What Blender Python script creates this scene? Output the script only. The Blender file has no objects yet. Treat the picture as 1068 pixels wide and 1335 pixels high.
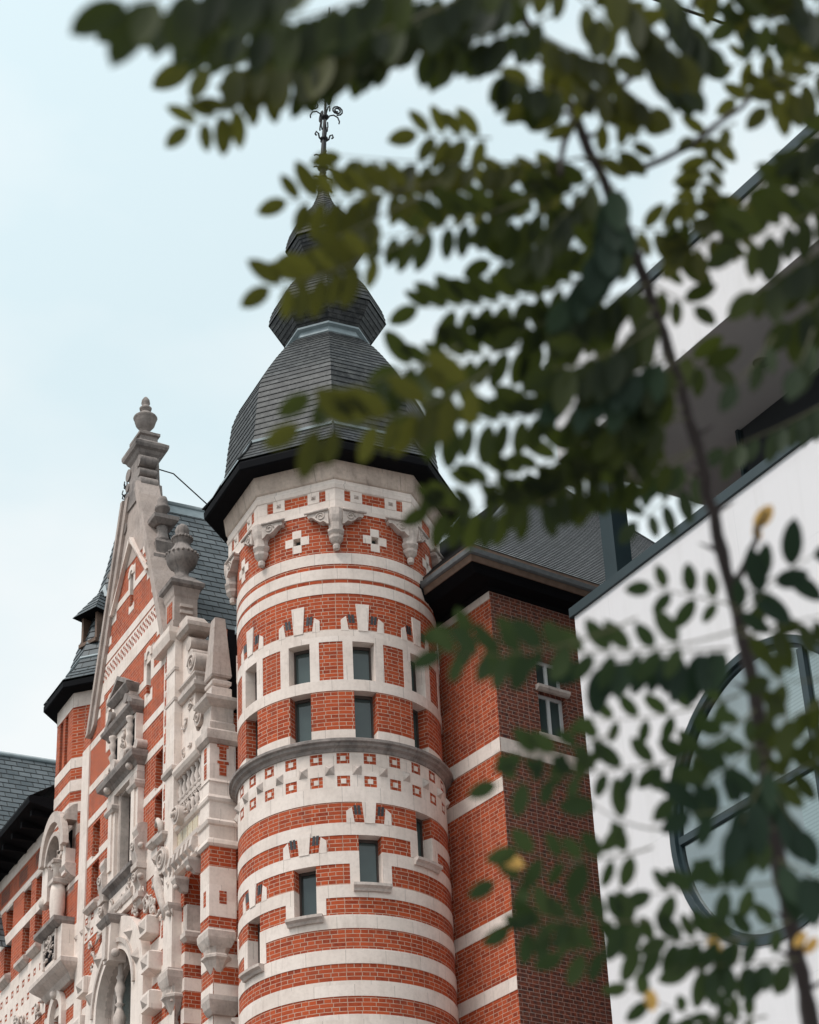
import bpy, math, random
from mathutils import Vector
SC = bpy.context.scene
COL = SC.collection
PI = math.pi
rad = math.radians
# ------------------------------------------------------------------ camera, world, sun, exposure
cam_d = bpy.data.cameras.new("camera"); cam = bpy.data.objects.new("camera", cam_d); COL.objects.link(cam); SC.camera = cam
PITCH, ROLL = rad(31.3), rad(2.95)
Fv = Vector((0, math.cos(PITCH), math.sin(PITCH))); U0 = Vector((0, -math.sin(PITCH), math.cos(PITCH))); R0 = Vector((1, 0, 0))
Rv = R0*math.cos(ROLL) - U0*math.sin(ROLL); Uv = R0*math.sin(ROLL) + U0*math.cos(ROLL)
from mathutils import Matrix
cam.matrix_world = Matrix(((Rv.x, Uv.x, -Fv.x, 0), (Rv.y, Uv.y, -Fv.y, 0), (Rv.z, Uv.z, -Fv.z, 1.6), (0, 0, 0, 1)))
cam_d.sensor_fit = 'VERTICAL'; cam_d.sensor_height = 36.0; cam_d.lens = 2900/1335*36
cam_d.clip_start = 0.05; cam_d.clip_end = 3000
cam_d.dof.use_dof = True; cam_d.dof.focus_distance = 37.5; cam_d.dof.aperture_fstop = 6.8

SUN_AZ, SUN_EL = rad(-130), rad(56)      # azimuth measured from +Y towards +X
W = bpy.data.worlds.new("World"); SC.world = W; W.use_nodes = True
nt = W.node_tree; nt.nodes.clear()
def wn(t, **k):
    n = nt.nodes.new(t)
    for a, b in k.items(): setattr(n, a, b)
    return n
out = wn('ShaderNodeOutputWorld'); bg = wn('ShaderNodeBackground'); sky = wn('ShaderNodeTexSky', sky_type='NISHITA')
sky.sun_disc = False; sky.sun_elevation = SUN_EL; sky.sun_rotation = SUN_AZ
tc = wn('ShaderNodeTexCoord'); mp = wn('ShaderNodeMapping'); mp.inputs['Scale'].default_value = (1.6, 1.6, 3.2)
nz = wn('ShaderNodeTexNoise'); nz.inputs['Scale'].default_value = 2.1; nz.inputs['Detail'].default_value = 5; nz.inputs['Roughness'].default_value = .5
rp = wn('ShaderNodeValToRGB'); rp.color_ramp.elements[0].position = .36; rp.color_ramp.elements[1].position = .62
rp.color_ramp.elements[0].color = (6.1, 7.3, 7.7, 1); rp.color_ramp.elements[1].color = (7.75, 8.1, 8.15, 1)
mx = wn('ShaderNodeMixRGB'); mx.inputs['Fac'].default_value = .95
nt.links.new(tc.outputs['Generated'], mp.inputs['Vector']); nt.links.new(mp.outputs['Vector'], nz.inputs['Vector'])
nt.links.new(nz.outputs['Fac'], rp.inputs['Fac']); nt.links.new(sky.outputs['Color'], mx.inputs['Color1']); nt.links.new(rp.outputs['Color'], mx.inputs['Color2'])
# the cloud cover is brightest round the veiled sun
dt = wn('ShaderNodeVectorMath', operation='DOT_PRODUCT'); dt.inputs[1].default_value = (math.sin(SUN_AZ)*math.cos(SUN_EL), math.cos(SUN_AZ)*math.cos(SUN_EL), math.sin(SUN_EL))
nm = wn('ShaderNodeVectorMath', operation='NORMALIZE'); nt.links.new(tc.outputs['Generated'], nm.inputs[0]); nt.links.new(nm.outputs[0], dt.inputs[0])
mr = wn('ShaderNodeMapRange'); mr.inputs['From Min'].default_value = .25; mr.inputs['From Max'].default_value = 1; mr.inputs['To Min'].default_value = 1; mr.inputs['To Max'].default_value = 1.35
nt.links.new(dt.outputs['Value'], mr.inputs['Value'])
ml = wn('ShaderNodeVectorMath', operation='SCALE'); nt.links.new(mx.outputs['Color'], ml.inputs[0]); nt.links.new(mr.outputs[0], ml.inputs['Scale'])
nt.links.new(ml.outputs[0], bg.inputs['Color']); bg.inputs['Strength'].default_value = 0.1
nt.links.new(bg.outputs['Background'], out.inputs['Surface'])
sl = bpy.data.lights.new("sun", 'SUN'); sl.energy = 2.0; sl.angle = rad(20); sl.color = (1, .965, .92)
so = bpy.data.objects.new("sun", sl); COL.objects.link(so)
sdir = Vector((math.sin(SUN_AZ)*math.cos(SUN_EL), math.cos(SUN_AZ)*math.cos(SUN_EL), math.sin(SUN_EL)))
so.rotation_euler = sdir.to_track_quat('Z', 'Y').to_euler(); so.location = sdir*60
SC.view_settings.view_transform = 'Standard'; SC.view_settings.look = 'None'; SC.view_settings.exposure = 0.3; SC.view_settings.gamma = 1
SC.render.engine = 'CYCLES'
try:
    SC.cycles.use_denoising = True; SC.cycles.denoiser = 'OPENIMAGEDENOISE'; SC.cycles.max_bounces = 6
except Exception: pass

# ------------------------------------------------------------------ materials
class NT:
    def __init__(s, name):
        s.m = bpy.data.materials.new(name); s.m.use_nodes = True; s.t = s.m.node_tree
        s.b = s.t.nodes['Principled BSDF']; s.o = s.t.nodes['Material Output']
    def n(s, t, ins=None, **k):
        x = s.t.nodes.new(t)
        for a, b in k.items(): setattr(x, a, b)
        for a, b in (ins or {}).items():
            if hasattr(b, 'node'): s.t.links.new(b, x.inputs[a])
            else: x.inputs[a].default_value = b
        return x
    def math(s, op, a, b=None):
        d = {0: a}
        if b is not None: d[1] = b
        return s.n('ShaderNodeMath', d, operation=op).outputs[0]
    def mix(s, f, a, b, mode='MIX'):
        return s.n('ShaderNodeMixRGB', {'Fac': f, 'Color1': a, 'Color2': b}, blend_type=mode).outputs[0]
    def noise(s, vec, scale, detail=3, rough=.55):
        return s.n('ShaderNodeTexNoise', {'Vector': vec, 'Scale': scale, 'Detail': detail, 'Roughness': rough}).outputs['Fac']
    def ramp(s, f, a, b):
        r = s.n('ShaderNodeMapRange', {'Value': f, 'From Min': a, 'From Max': b}); return r.outputs[0]
    def set(s, color=None, rough=.8, bump=None, strength=.3, dist=.01, **k):
        def put(nm, v):
            if hasattr(v, 'node'): s.t.links.new(v, s.b.inputs[nm])
            else: s.b.inputs[nm].default_value = v
        if color is not None: put('Base Color', color)
        put('Roughness', rough)
        for a, b in k.items(): put(a.replace('_', ' '), b)
        if bump is not None:
            bn = s.n('ShaderNodeBump', {'Height': bump, 'Strength': strength, 'Distance': dist}); s.t.links.new(bn.outputs[0], s.b.inputs['Normal'])
        return s.m
def c4(*c): return (c[0], c[1], c[2], 1)
def wallvec(N, radial=0):
    """u = along the wall, v = height, in metres, from object space"""
    ob = N.n('ShaderNodeTexCoord').outputs['Object']
    sp = N.n('ShaderNodeSeparateXYZ', {0: ob})
    x, y, z = sp.outputs
    if radial:
        a = N.math('MULTIPLY', N.math('ARCTAN2', x, N.math('MULTIPLY', y, -1.0)), radial)
        r = N.math('SQRT', N.math('ADD', N.math('MULTIPLY', x, x), N.math('MULTIPLY', y, y)))
        u = N.math('ADD', a, r)
    else: u = N.math('ADD', x, y)
    return ob, N.n('ShaderNodeCombineXYZ', {0: u, 1: z}).outputs[0], u, z
def mat_brick(name, c1, c2, mortar, radial=0, soot=.25, w=.215, h=.0675):
    N = NT(name); ob, v, u, z = wallvec(N, radial)
    wob = N.n('ShaderNodeVectorMath', {0: v, 1: N.n('ShaderNodeVectorMath', {0: N.n('ShaderNodeTexNoise', {'Vector': ob, 'Scale': 3.0}).outputs['Color'], 1: (.012, .012, 0)}, operation='MULTIPLY').outputs[0]}, operation='ADD').outputs[0]
    bt = N.n('ShaderNodeTexBrick', {'Vector': wob, 'Color1': c4(*c1), 'Color2': c4(*c2), 'Mortar': c4(*mortar), 'Scale': 1.0, 'Mortar Size': .0068, 'Mortar Smooth': .3, 'Bias': -.1, 'Brick Width': w, 'Row Height': h})
    bt.offset = .5; bt.squash = .55; bt.squash_frequency = 2
    n1 = N.noise(ob, 1.3, 4); n2 = N.noise(v, 14, 2); n3 = N.noise(ob, 60, 2)
    col = N.mix(N.ramp(n2, .35, .75), bt.outputs['Color'], N.mix(.55, bt.outputs['Color'], c4(.48, .105, .042)), 'MIX')
    col = N.mix(N.math('MULTIPLY', N.ramp(n1, .42, .8), soot), col, c4(.10, .05, .045))
    stk = N.noise(N.n('ShaderNodeCombineXYZ', {0: N.math('MULTIPLY', u, 4.5), 1: N.math('MULTIPLY', z, .8)}).outputs[0], 1.0, 5, .65)
    col = N.mix(N.math('MULTIPLY', N.ramp(stk, .55, .8), soot*1.6), col, c4(.085, .05, .045))
    hgt = N.math('ADD', N.math('MULTIPLY', bt.outputs['Fac'], -1.0), N.math('MULTIPLY', n3, .35))
    return N.set(col, .9, hgt, .55, .006, Specular_IOR_Level=.15)
def mat_stone(name, base, dark, radial=0, dirt=.35, jw=.62, joints=True, soot=0.0):
    N = NT(name); ob, v, u, z = wallvec(N, radial)
    n1 = N.noise(ob, 2.2, 5, .6); n2 = N.noise(ob, 18, 4, .6); n3 = N.noise(ob, 90, 2)
    blk = N.n('ShaderNodeTexWhiteNoise', {0: N.n('ShaderNodeCombineXYZ', {0: N.math('FLOOR', N.math('DIVIDE', N.math('ADD', u, N.math('MULTIPLY', N.math('FLOOR', N.math('DIVIDE', z, .27)), .37)), jw)), 1: N.math('FLOOR', N.math('DIVIDE', z, .27))}).outputs[0]}).outputs['Value']
    col = N.mix(N.math('MULTIPLY', blk, .5), c4(*base), c4(base[0]*.84, base[1]*.81, base[2]*.78))
    stk = N.noise(N.n('ShaderNodeCombineXYZ', {0: N.math('MULTIPLY', u, 9), 1: N.math('MULTIPLY', z, 1.1)}).outputs[0], 1.0, 4, .65)
    f = N.math('MULTIPLY', N.math('ADD', N.ramp(n1, .46, .78), N.math('MULTIPLY', N.ramp(stk, .52, .8), .8)), dirt)
    col = N.mix(f, col, c4(*dark)); col = N.mix(N.math('MULTIPLY', N.ramp(n2, .45, .75), .18+soot), col, c4(dark[0]*.8, dark[1]*.8, dark[2]*.8))
    hgt = N.math('ADD', N.math('MULTIPLY', n2, .5), N.math('MULTIPLY', n3, .5))
    if joints:
        q = N.math('DIVIDE', N.math('ADD', u, N.math('MULTIPLY', N.math('FLOOR', N.math('DIVIDE', z, .27)), .37)), jw)
        fr = N.math('FRACT', q); j = N.math('LESS_THAN', fr, .011)
        col = N.mix(N.math('MULTIPLY', j, .55), col, c4(.2, .16, .14))
        hgt = N.math('SUBTRACT', hgt, j)
    return N.set(col, .88, hgt, .35, .006, Specular_IOR_Level=.2)
def mat_slate(name, w=.3, h=.17, spec=.35, rough=.55, c1=(.05, .062, .07), c2=(.105, .12, .13), pale=.25):
    N = NT(name); uv = N.n('ShaderNodeTexCoord').outputs['UV']; ob = N.n('ShaderNodeTexCoord').outputs['Object']
    bt = N.n('ShaderNodeTexBrick', {'Vector': uv, 'Color1': c4(*c1), 'Color2': c4(*c2), 'Mortar': c4(.012, .014, .016), 'Scale': 1.0, 'Mortar Size': .014, 'Mortar Smooth': .1, 'Bias': 0, 'Brick Width': w, 'Row Height': h})
    n1 = N.noise(ob, 1.5, 5, .65); n2 = N.noise(uv, 7, 5, .7)
    col = N.mix(N.math('MULTIPLY', N.ramp(n2, .5, .8), pale), bt.outputs['Color'], c4(.24, .24, .23))
    col = N.mix(N.math('MULTIPLY', N.ramp(n1, .5, .8), .3), col, c4(.06, .062, .05))
    return N.set(col, rough, Specular_IOR_Level=spec, strength=.5, dist=.008, bump=N.math('ADD', N.math('MULTIPLY', bt.outputs['Fac'], -1.), N.math('MULTIPLY', n2, .5)))
def mat_plain(name, color, rough=.6, var=.25, scale=6, metallic=0, bump=.1, spec=.4):
    N = NT(name); ob = N.n('ShaderNodeTexCoord').outputs['Object']; n = N.noise(ob, scale, 4, .6)
    col = N.mix(N.math('MULTIPLY', N.ramp(n, .35, .75), var), c4(*color), c4(color[0]*.45, color[1]*.45, color[2]*.45))
    return N.set(col, rough, N.noise(ob, scale*9, 3), bump, .004, Metallic=metallic, Specular_IOR_Level=spec)
def mat_glass_dark(name, tint=(.022, .029, .029)):
    N = NT(name); ob = N.n('ShaderNodeTexCoord').outputs['Object']
    oi = N.n('ShaderNodeObjectInfo').outputs['Random']
    return N.set(N.mix(N.math('MULTIPLY', N.math('ADD', N.noise(ob, 2, 2), oi), .75), c4(*tint), c4(tint[0]*2.4, tint[1]*2.6, tint[2]*2.5)), .06, N.noise(ob, 3, 1), .02, .02, Specular_IOR_Level=.6)
BRICK_C = ((.46, .078, .026), (.22, .030, .014)); MORT = (.52, .37, .285)
M = {}
M['brick'] = mat_brick('orange_brick', *BRICK_C, MORT)
M['brick_r'] = mat_brick('orange_brick_round', *BRICK_C, MORT, radial=1.72)
M['brick_rt'] = mat_brick('orange_brick_turret', *BRICK_C, MORT, radial=1.25, soot=.3)
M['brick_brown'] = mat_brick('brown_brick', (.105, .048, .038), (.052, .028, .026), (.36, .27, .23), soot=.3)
M['glazed'] = mat_plain('dark_glazed_brick', (.035, .035, .04), .35, .4, 20)
STONE, SDARK = (.80, .685, .62), (.38, .295, .255)
M['stone'] = mat_stone('pale_stone', STONE, SDARK)
M['stone_r'] = mat_stone('pale_stone_round', STONE, SDARK, radial=1.72)
M['stone_rt'] = mat_stone('pale_stone_turret', STONE, SDARK, radial=1.25)
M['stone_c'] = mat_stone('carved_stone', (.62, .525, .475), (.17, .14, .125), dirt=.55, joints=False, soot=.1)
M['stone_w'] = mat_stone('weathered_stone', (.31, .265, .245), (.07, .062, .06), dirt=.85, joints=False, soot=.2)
M['stone_g'] = mat_stone('gable_stone', (.47, .385, .345), (.20, .165, .15), dirt=.6, soot=.12); M['stone_f'] = mat_stone('stained_frieze_stone', (.60, .475, .40), (.25, .19, .16), radial=1.72, dirt=.75, jw=1.5, soot=.1)
M['slate'] = mat_slate('slate'); M['slate_s'] = mat_slate('small_slate', .17, .12, .35, .55, (.008, .009, .011), (.034, .036, .038), .45)
M['slate_g'] = mat_slate('grey_slate', .2, .15, .9, .34, (.26, .265, .275), (.40, .405, .415), .5)
M['lead'] = mat_plain('lead', (.27, .32, .34), .5, .5, 5)
M['soffit'] = mat_plain('dark_boards_and_shade', (.006, .006, .0075), .8, .4, 4, spec=.08)  # dark eave boards, also laid as painted shade behind balusters
M['iron'] = mat_plain('black_iron', (.008, .008, .010), .6, .3, 10)
M['zinc'] = mat_plain('old_zinc', (.13, .135, .14), .5, .6, 9, bump=.2)
M['wood'] = mat_plain('old_gutter_wood', (.17, .105, .075), .75, .75, 7, bump=.3)
M['frame'] = mat_plain('dark_window_frame', (.07, .052, .045), .5, .4, 9)
M['white_frame'] = mat_plain('white_window_frame', (.68, .68, .68), .45, .15, 6)
M['glass'] = mat_glass_dark('dark_glass')
M['mosaic'] = mat_plain('gold_mosaic', (.62, .52, .38), .5, .55, 22)
M['render'] = mat_plain('white_render', (.66, .635, .645), .85, .07, .8, bump=.12)
N = NT('white_render'); ob, v_, u_q, z_q = wallvec(N)
sk = N.noise(N.n('ShaderNodeCombineXYZ', {0: N.math('MULTIPLY', u_q, 3.2), 1: N.math('MULTIPLY', z_q, .22)}).outputs[0], 1.0, 5, .6); bl_ = N.noise(ob, .9, 5, .65)
jn = N.math('LESS_THAN', N.math('FRACT', N.math('DIVIDE', N.math('ADD', u_q, .9), 3.1)), .004); jz = N.math('LESS_THAN', N.math('FRACT', N.math('DIVIDE', N.math('ADD', z_q, .55), 2.9)), .004)
cw_ = N.mix(N.math('MULTIPLY', N.ramp(sk, .5, .8), .3), c4(.70, .67, .68), c4(.54, .51, .50)); cw_ = N.mix(N.math('MULTIPLY', N.ramp(bl_, .5, .8), .25), cw_, c4(.54, .52, .515)); cw_ = N.mix(N.math('MULTIPLY', N.math('MAXIMUM', jn, jz), .16), cw_, c4(.35, .34, .34))
M['render'] = N.set(cw_, .9, N.noise(ob, 130, 3), .35, .004, Specular_IOR_Level=.2)
M['soffit_grey'] = mat_plain('grey_soffit_panel', (.36, .345, .345), .8, .15, 1.2)
M['steel'] = mat_plain('blue_grey_metal', (.020, .036, .042), .45, .25, 3)
M['blackglass'] = mat_glass_dark('terrace_glass', (.01, .011, .013))
M['bark'] = mat_plain('bark', (.045, .033, .032), .85, .5, 40, bump=.4)
M['asphalt'] = mat_plain('asphalt', (.05, .05, .052), .9, .3, 3, bump=.3)
M['paving'] = mat_stone('paving', (.3, .29, .28), (.18, .17, .16), jw=.5)
M['earth'] = mat_plain('ground_cover', (.10, .095, .085), .9, .4, .5)
M['kerb'] = mat_plain('kerb_stone', (.32, .31, .30), .85, .3, 3)

# ------------------------------------------------------------------ mesh builder
class MB:
    def __init__(s): s.v = []; s.f = []; s.m = []; s.sm = []; s.uv = []; s.mats = []
    def mi(s, m):
        if m not in s.mats: s.mats.append(m)
        return s.mats.index(m)
    def add(s, vs, fs, m, smooth=False, uvs=None):
        b = len(s.v); s.v += [tuple(p) for p in vs]; k = s.mi(m)
        for i, f in enumerate(fs):
            s.f.append([b+j for j in f]); s.m.append(k); s.sm.append(smooth); s.uv.append(uvs[i] if uvs else None)
    def quad(s, a, b, c, d, m, uv=None): s.add([a, b, c, d], [(0, 1, 2, 3)], m, uvs=[uv] if uv else None)
    def box(s, x0, x1, y0, y1, z0, z1, m):
        s.rings([(z0, x0, x1, y0, y1), (z1, x0, x1, y0, y1)], m)
    def rings(s, rs, m):
        vs = []; fs = []
        for z, x0, x1, y0, y1 in rs: vs += [(x0, y0, z), (x1, y0, z), (x1, y1, z), (x0, y1, z)]
        fs.append((3, 2, 1, 0)); n = len(rs)
        for i in range(n-1):
            for k in range(4):
                a = 4*i+k; b = 4*i+(k+1) % 4; fs.append((a, b, b+4, a+4))
        fs.append(tuple(4*(n-1)+k for k in range(4))); s.add(vs, fs, m)
    def sq(s, cx, cy, prof, m):      # square-plan turned profile: (half, z)
        s.rings([(z, cx-h, cx+h, cy-h, cy+h) for h, z in prof], m)
    def lathe(s, cx, cy, prof, m, n=20, smooth=True, rot=0.0):
        vs = []; fs = []
        for r, z in prof:
            for k in range(n):
                a = rot+2*PI*k/n; vs.append((cx+r*math.cos(a), cy+r*math.sin(a), z))
        for i in range(len(prof)-1):
            for k in range(n):
                a = i*n+k; b = i*n+(k+1) % n; fs.append((a, b, b+n, a+n))
        fs.append(tuple(range(n-1, -1, -1))); fs.append(tuple((len(prof)-1)*n+k for k in range(n)))
        s.add(vs, fs, m, smooth)
    def prism_y(s, pts, y0, y1, m, smooth=False):   # pts (x,z)
        n = len(pts); vs = [(x, y0, z) for x, z in pts]+[(x, y1, z) for x, z in pts]
        s.add(vs, [tuple(range(n)), tuple(range(2*n-1, n-1, -1))], m)
        s.add(vs, [(i, i+n, (i+1) % n+n, (i+1) % n) for i in range(n)], m, smooth)
    def prism_x(s, pts, x0, x1, m, smooth=False):   # pts (y,z)
        n = len(pts); vs = [(x0, y, z) for y, z in pts]+[(x1, y, z) for y, z in pts]
        s.add(vs, [tuple(range(n)), tuple(range(2*n-1, n-1, -1))], m)
        s.add(vs, [(i, i+n, (i+1) % n+n, (i+1) % n) for i in range(n)], m, smooth)
    def disc_y(s, cx, cz, r, y0, y1, m, n=20):
        s.prism_y([(cx+r*math.cos(2*PI*k/n), cz+r*math.sin(2*PI*k/n)) for k in range(n)], y0, y1, m, True)
    def tube(s, path, rs, m, n=8, smooth=True):
        P = [Vector(p) for p in path]
        if not hasattr(rs, '__len__'): rs = [rs]*len(P)
        vs = []; fs = []; ref = None
        for i, p in enumerate(P):
            t = (P[min(i+1, len(P)-1)]-P[max(i-1, 0)]).normalized()
            if ref is None: ref = t.orthogonal().normalized()
            a = (ref-t*ref.dot(t)); a = a.normalized() if a.length > 1e-6 else t.orthogonal().normalized()
            ref = a; b = t.cross(a)
            for k in range(n):
                w = 2*PI*k/n; vs.append(tuple(p+(a*math.cos(w)+b*math.sin(w))*rs[i]))
        for i in range(len(P)-1):
            for k in range(n):
                q = i*n+k; r = i*n+(k+1) % n; fs.append((q, r, r+n, q+n))
        fs.append(tuple(range(n-1, -1, -1))); fs.append(tuple((len(P)-1)*n+k for k in range(n)))
        s.add(vs, fs, m, smooth)
    def ball(s, c, r, m, n=12):
        s.lathe(c[0], c[1], [(max(.001, r*math.sin(PI*i/8)), c[2]-r*math.cos(PI*i/8)) for i in range(9)], m, n)
    def spiral(s, cx, cz, r, y, m, turns=1.6, wire=.02, sgn=1, start=0):   # raised scroll line on a face
        p = []
        for i in range(30):
            t = i/29; a = start+sgn*turns*2*PI*t; q = r*(1-.82*t); p.append((cx+q*math.cos(a), y, cz+q*math.sin(a)))
        s.tube(p, wire, m, 6)
    def slate(s, bl, br, tr, tl, course, m, lip=.009):
        bl, br, tr, tl = map(Vector, (bl, br, tr, tl)); nrm = (br-bl).cross(tl-bl)
        if nrm.length < 1e-6: nrm = (tr-br).cross(bl-br)
        nrm.normalize()
        if nrm.z < 0: nrm = -nrm
        L = max((tl-bl).length, (tr-br).length); rh = {'slate': .17, 'slate_s': .12, 'slate_g': .15}.get(m, course); n = max(1, int(round(L/course))); ax = (br-bl).normalized()
        for i in range(n):
            a, b = i/n, (i+1)/n
            p0 = bl.lerp(tl, a)+nrm*lip; p1 = br.lerp(tr, a)+nrm*lip; q0 = bl.lerp(tl, b); q1 = br.lerp(tr, b)
            f = lambda p, v: ((p-bl).dot(ax), v*rh)
            s.quad(p0, p1, q1, q0, m, [f(p0, i), f(p1, i), f(q1, i+1), f(q0, i+1)])
            s.quad(bl.lerp(tl, a), br.lerp(tr, a), p1, p0, m, [(0, 0)]*4)
    def build(s, name, parent=None, loc=None, **props):
        me = bpy.data.meshes.new(name); me.from_pydata(s.v, [], s.f)
        for m in s.mats: me.materials.append(M[m] if isinstance(m, str) else m)
        me.polygons.foreach_set('material_index', s.m); me.polygons.foreach_set('use_smooth', s.sm)
        if any(s.uv):
            ul = me.uv_layers.new(name='UVMap')
            for p in me.polygons:
                q = s.uv[p.index]
                if q:
                    for li, t in zip(p.loop_indices, q): ul.data[li].uv = t
        me.validate(); me.update()
        o = bpy.data.objects.new(name, me); COL.objects.link(o)
        if parent: o.parent = parent
        if loc: o.location = loc
        for k, v in props.items(): o[k] = v
        return o
def thing(name, label, cat, loc=(0, 0, 0), rz=0.0, group=None):
    o = bpy.data.objects.new(name, None); COL.objects.link(o); o.location = loc; o.rotation_euler = (0, 0, rz)
    o['label'] = label; o['category'] = cat
    if group: o['group'] = group
    return o
def clip_poly(pts, planes):
    for a, b, c in planes:      # keep a*u+b*v <= c
        o = []
        for i in range(len(pts)):
            p, q = pts[i], pts[(i+1) % len(pts)]; dp = a*p[0]+b*p[1]-c; dq = a*q[0]+b*q[1]-c
            if dp <= 1e-9: o.append(p)
            if (dp < -1e-9 and dq > 1e-9) or (dp > 1e-9 and dq < -1e-9):
                t = dp/(dp-dq); o.append((p[0]+(q[0]-p[0])*t, p[1]+(q[1]-p[1])*t))
        pts = o
        if len(pts) < 3: return None
    return pts
class Wall:
    """a wall laid out as painted rectangles (u0,u1,v0,v1,key): later ones win; key None is an opening; every key becomes one mesh"""
    def __init__(s, place, mats, step=None): s.R = []; s.place = place; s.mats = mats; s.step = step
    def r(s, u0, u1, v0, v1, key): s.R.append((min(u0, u1), max(u0, u1), v0, v1, key))
    def make(s, depth=.25, planes=None, proud=.008, out=None):
        def uniq(a):
            a = sorted(a); o = [a[0]]
            for x in a[1:]:
                if x-o[-1] > 1e-5: o.append(x)
            return o
        us = uniq([x for r in s.R for x in r[:2]]); vs = uniq([x for r in s.R for x in r[2:4]])
        if s.step:
            u2 = []
            for a, b in zip(us, us[1:]):
                k = max(1, math.ceil((b-a)/s.step)); u2 += [a+(b-a)*i/k for i in range(k)]
            us = u2+[us[-1]]
        B = out if out is not None else {}
        nu, nv = len(us)-1, len(vs)-1; K = [[0]*nv for _ in range(nu)]
        for i in range(nu):
            um = (us[i]+us[i+1])/2; cand = [r for r in s.R if r[0] < um < r[1]]
            for j in range(nv):
                vm = (vs[j]+vs[j+1])/2; k = 0
                for r in cand:
                    if r[2] < vm < r[3]: k = r[4]
                K[i][j] = k
        pr = lambda k: proud if k and k != 'brickwork' else 0.0
        hasb = any('brickwork' in q for q in K)
        for i in range(nu):
            for j in range(nv):
                k = K[i][j]; a, b, c, d = us[i], us[i+1], vs[j], vs[j+1]
                nb = {(-1, 0): K[i-1][j] if i > 0 else 0, (1, 0): K[i+1][j] if i < nu-1 else 0, (0, -1): K[i][j-1] if j > 0 else 0, (0, 1): K[i][j+1] if j < nv-1 else 0}
                ed = {(-1, 0): ((a, d), (a, c)), (1, 0): ((b, c), (b, d)), (0, -1): ((a, c), (b, c)), (0, 1): ((b, d), (a, d))}
                if k == 0: continue
                if k is None:
                    for q, kk in nb.items():
                        if kk:
                            mb = B.setdefault(kk, MB()); (p, w) = ed[q]; h = pr(kk)
                            mb.quad(s.place(*p, h), s.place(*w, h), s.place(*w, -depth), s.place(*p, -depth), s.mats[kk] if kk in s.mats else s.mats['*'])
                    continue
                m = s.mats[k] if k in s.mats else s.mats['*']; mb = B.setdefault(k, MB()); h = pr(k)
                pts = [(a, c), (b, c), (b, d), (a, d)]; full = True
                if planes:
                    q = clip_poly(pts, planes)
                    if not q: continue
                    full = len(q) == 4 and all(abs(x[0]-y[0])+abs(x[1]-y[1]) < 1e-6 for x, y in zip(q, pts)); pts = q
                mb.add([s.place(*p, h) for p in pts], [tuple(range(len(pts)))], m)
                if h and hasb: B.setdefault('brickwork', MB()).add([s.place(*p, 0) for p in pts], [tuple(range(len(pts)))], s.mats['brickwork'])
                if h and full:
                    for q, kk in nb.items():
                        if kk == 'brickwork':
                            p, w = ed[q]; mb.quad(s.place(*p, h), s.place(*p, 0), s.place(*w, 0), s.place(*w, h), m)
        return B
def build_all(B, parent, rename=lambda k: k):
    for k, mb in B.items():
        if mb.f: mb.build(rename(k), parent)
def base_name(k): return k.split('#')[0]

# ------------------------------------------------------------------ ground
g = MB(); g.quad((-900, -900, 0), (900, -900, 0), (900, 900, 0), (-900, 900, 0), 'earth'); g.build('ground', kind='structure')
az = rad(30); ud = Vector((-math.sin(az), math.cos(az), 0)); nd = Vector((-ud.y, ud.x, 0)); org = Vector((1.0, 32.0, 0))
def strip(name, o0, o1, z, m, h=0):
    b = MB(); p = [org+ud*s+nd*o for s, o in ((-90, o0), (90, o0), (90, o1), (-90, o1))]
    lo = [(q.x, q.y, z-h) for q in p]; hi = [(q.x, q.y, z) for q in p]
    b.add(lo+hi, [(4, 5, 6, 7), (0, 1, 5, 4), (1, 2, 6, 5), (2, 3, 7, 6), (3, 0, 4, 7)] if h else [(4, 5, 6, 7)], m); return b.build(name, kind='structure')
strip('road', 4.2, 11, .004, 'asphalt'); strip('pavement', -3.5, 4.0, .13, 'paving', .13); strip('kerb', 4.0, 4.2, .135, 'kerb', .135)
strip('kerb', 11.0, 11.2, .135, 'kerb', .135); strip('pavement', 11.2, 20.0, .13, 'paving', .13)
# ------------------------------------------------------------------ round tower
TR = 1.72
def cyl(u, v, o, R=TR):
    return ((R+o)*math.sin(u), -(R+o)*math.cos(u), v)
tower = thing('tower', 'round red brick tower with pale stone bands and a dark slate onion spire', 'tower', (-1.3645, 33.9726, 0), rad(2.3))
d2 = rad
TW = Wall(lambda u, v, o: cyl(u, v, o), {'brickwork': 'brick_r', 'dark_brick': 'glazed', '*': 'stone_r'}, rad(4))
UA, UB = rad(-180), rad(180)
TW.r(UA, UB, 0, 21.27, 'brickwork')
bands = [(20.27, 20.48), (19.98, 20.18), (19.70, 19.90), (15.94, 16.20), (15.38, 15.59), (14.90, 15.11), (14.35, 14.56), (13.85, 14.07), (13.29, 13.52), (12.78, 13.02)]
z = 12.27
while z > .5: bands.append((z, z+.23)); z -= .52
for i, (a, b) in enumerate(bands): TW.r(UA, UB, a, b, 'stone_band#%d' % i)
WC = [14.5+36*k for k in range(-4, 6)]
hw = 6.2
TW.r(UA, UB, 18.80, 19.02, 'lintel_band'); TW.r(UA, UB, 17.90, 18.10, 'transom_band'); TW.r(UA, UB, 17.00, 17.20, 'sill_band')
wins = []      # (angle, z0, z1)
for c in WC:
    TW.r(d2(c-11.6), d2(c-hw), 18.10, 18.80, 'jamb_stone#%d' % c); TW.r(d2(c+hw), d2(c+11.4), 18.10, 18.80, 'jamb_stone#r%d' % c)
    TW.r(d2(c-hw), d2(c+hw), 18.10, 18.80, None); TW.r(d2(c-hw), d2(c+hw), 17.03, 17.90, None)
    wins += [(c, 18.10, 18.80), (c, 17.03, 17.90)]
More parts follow.
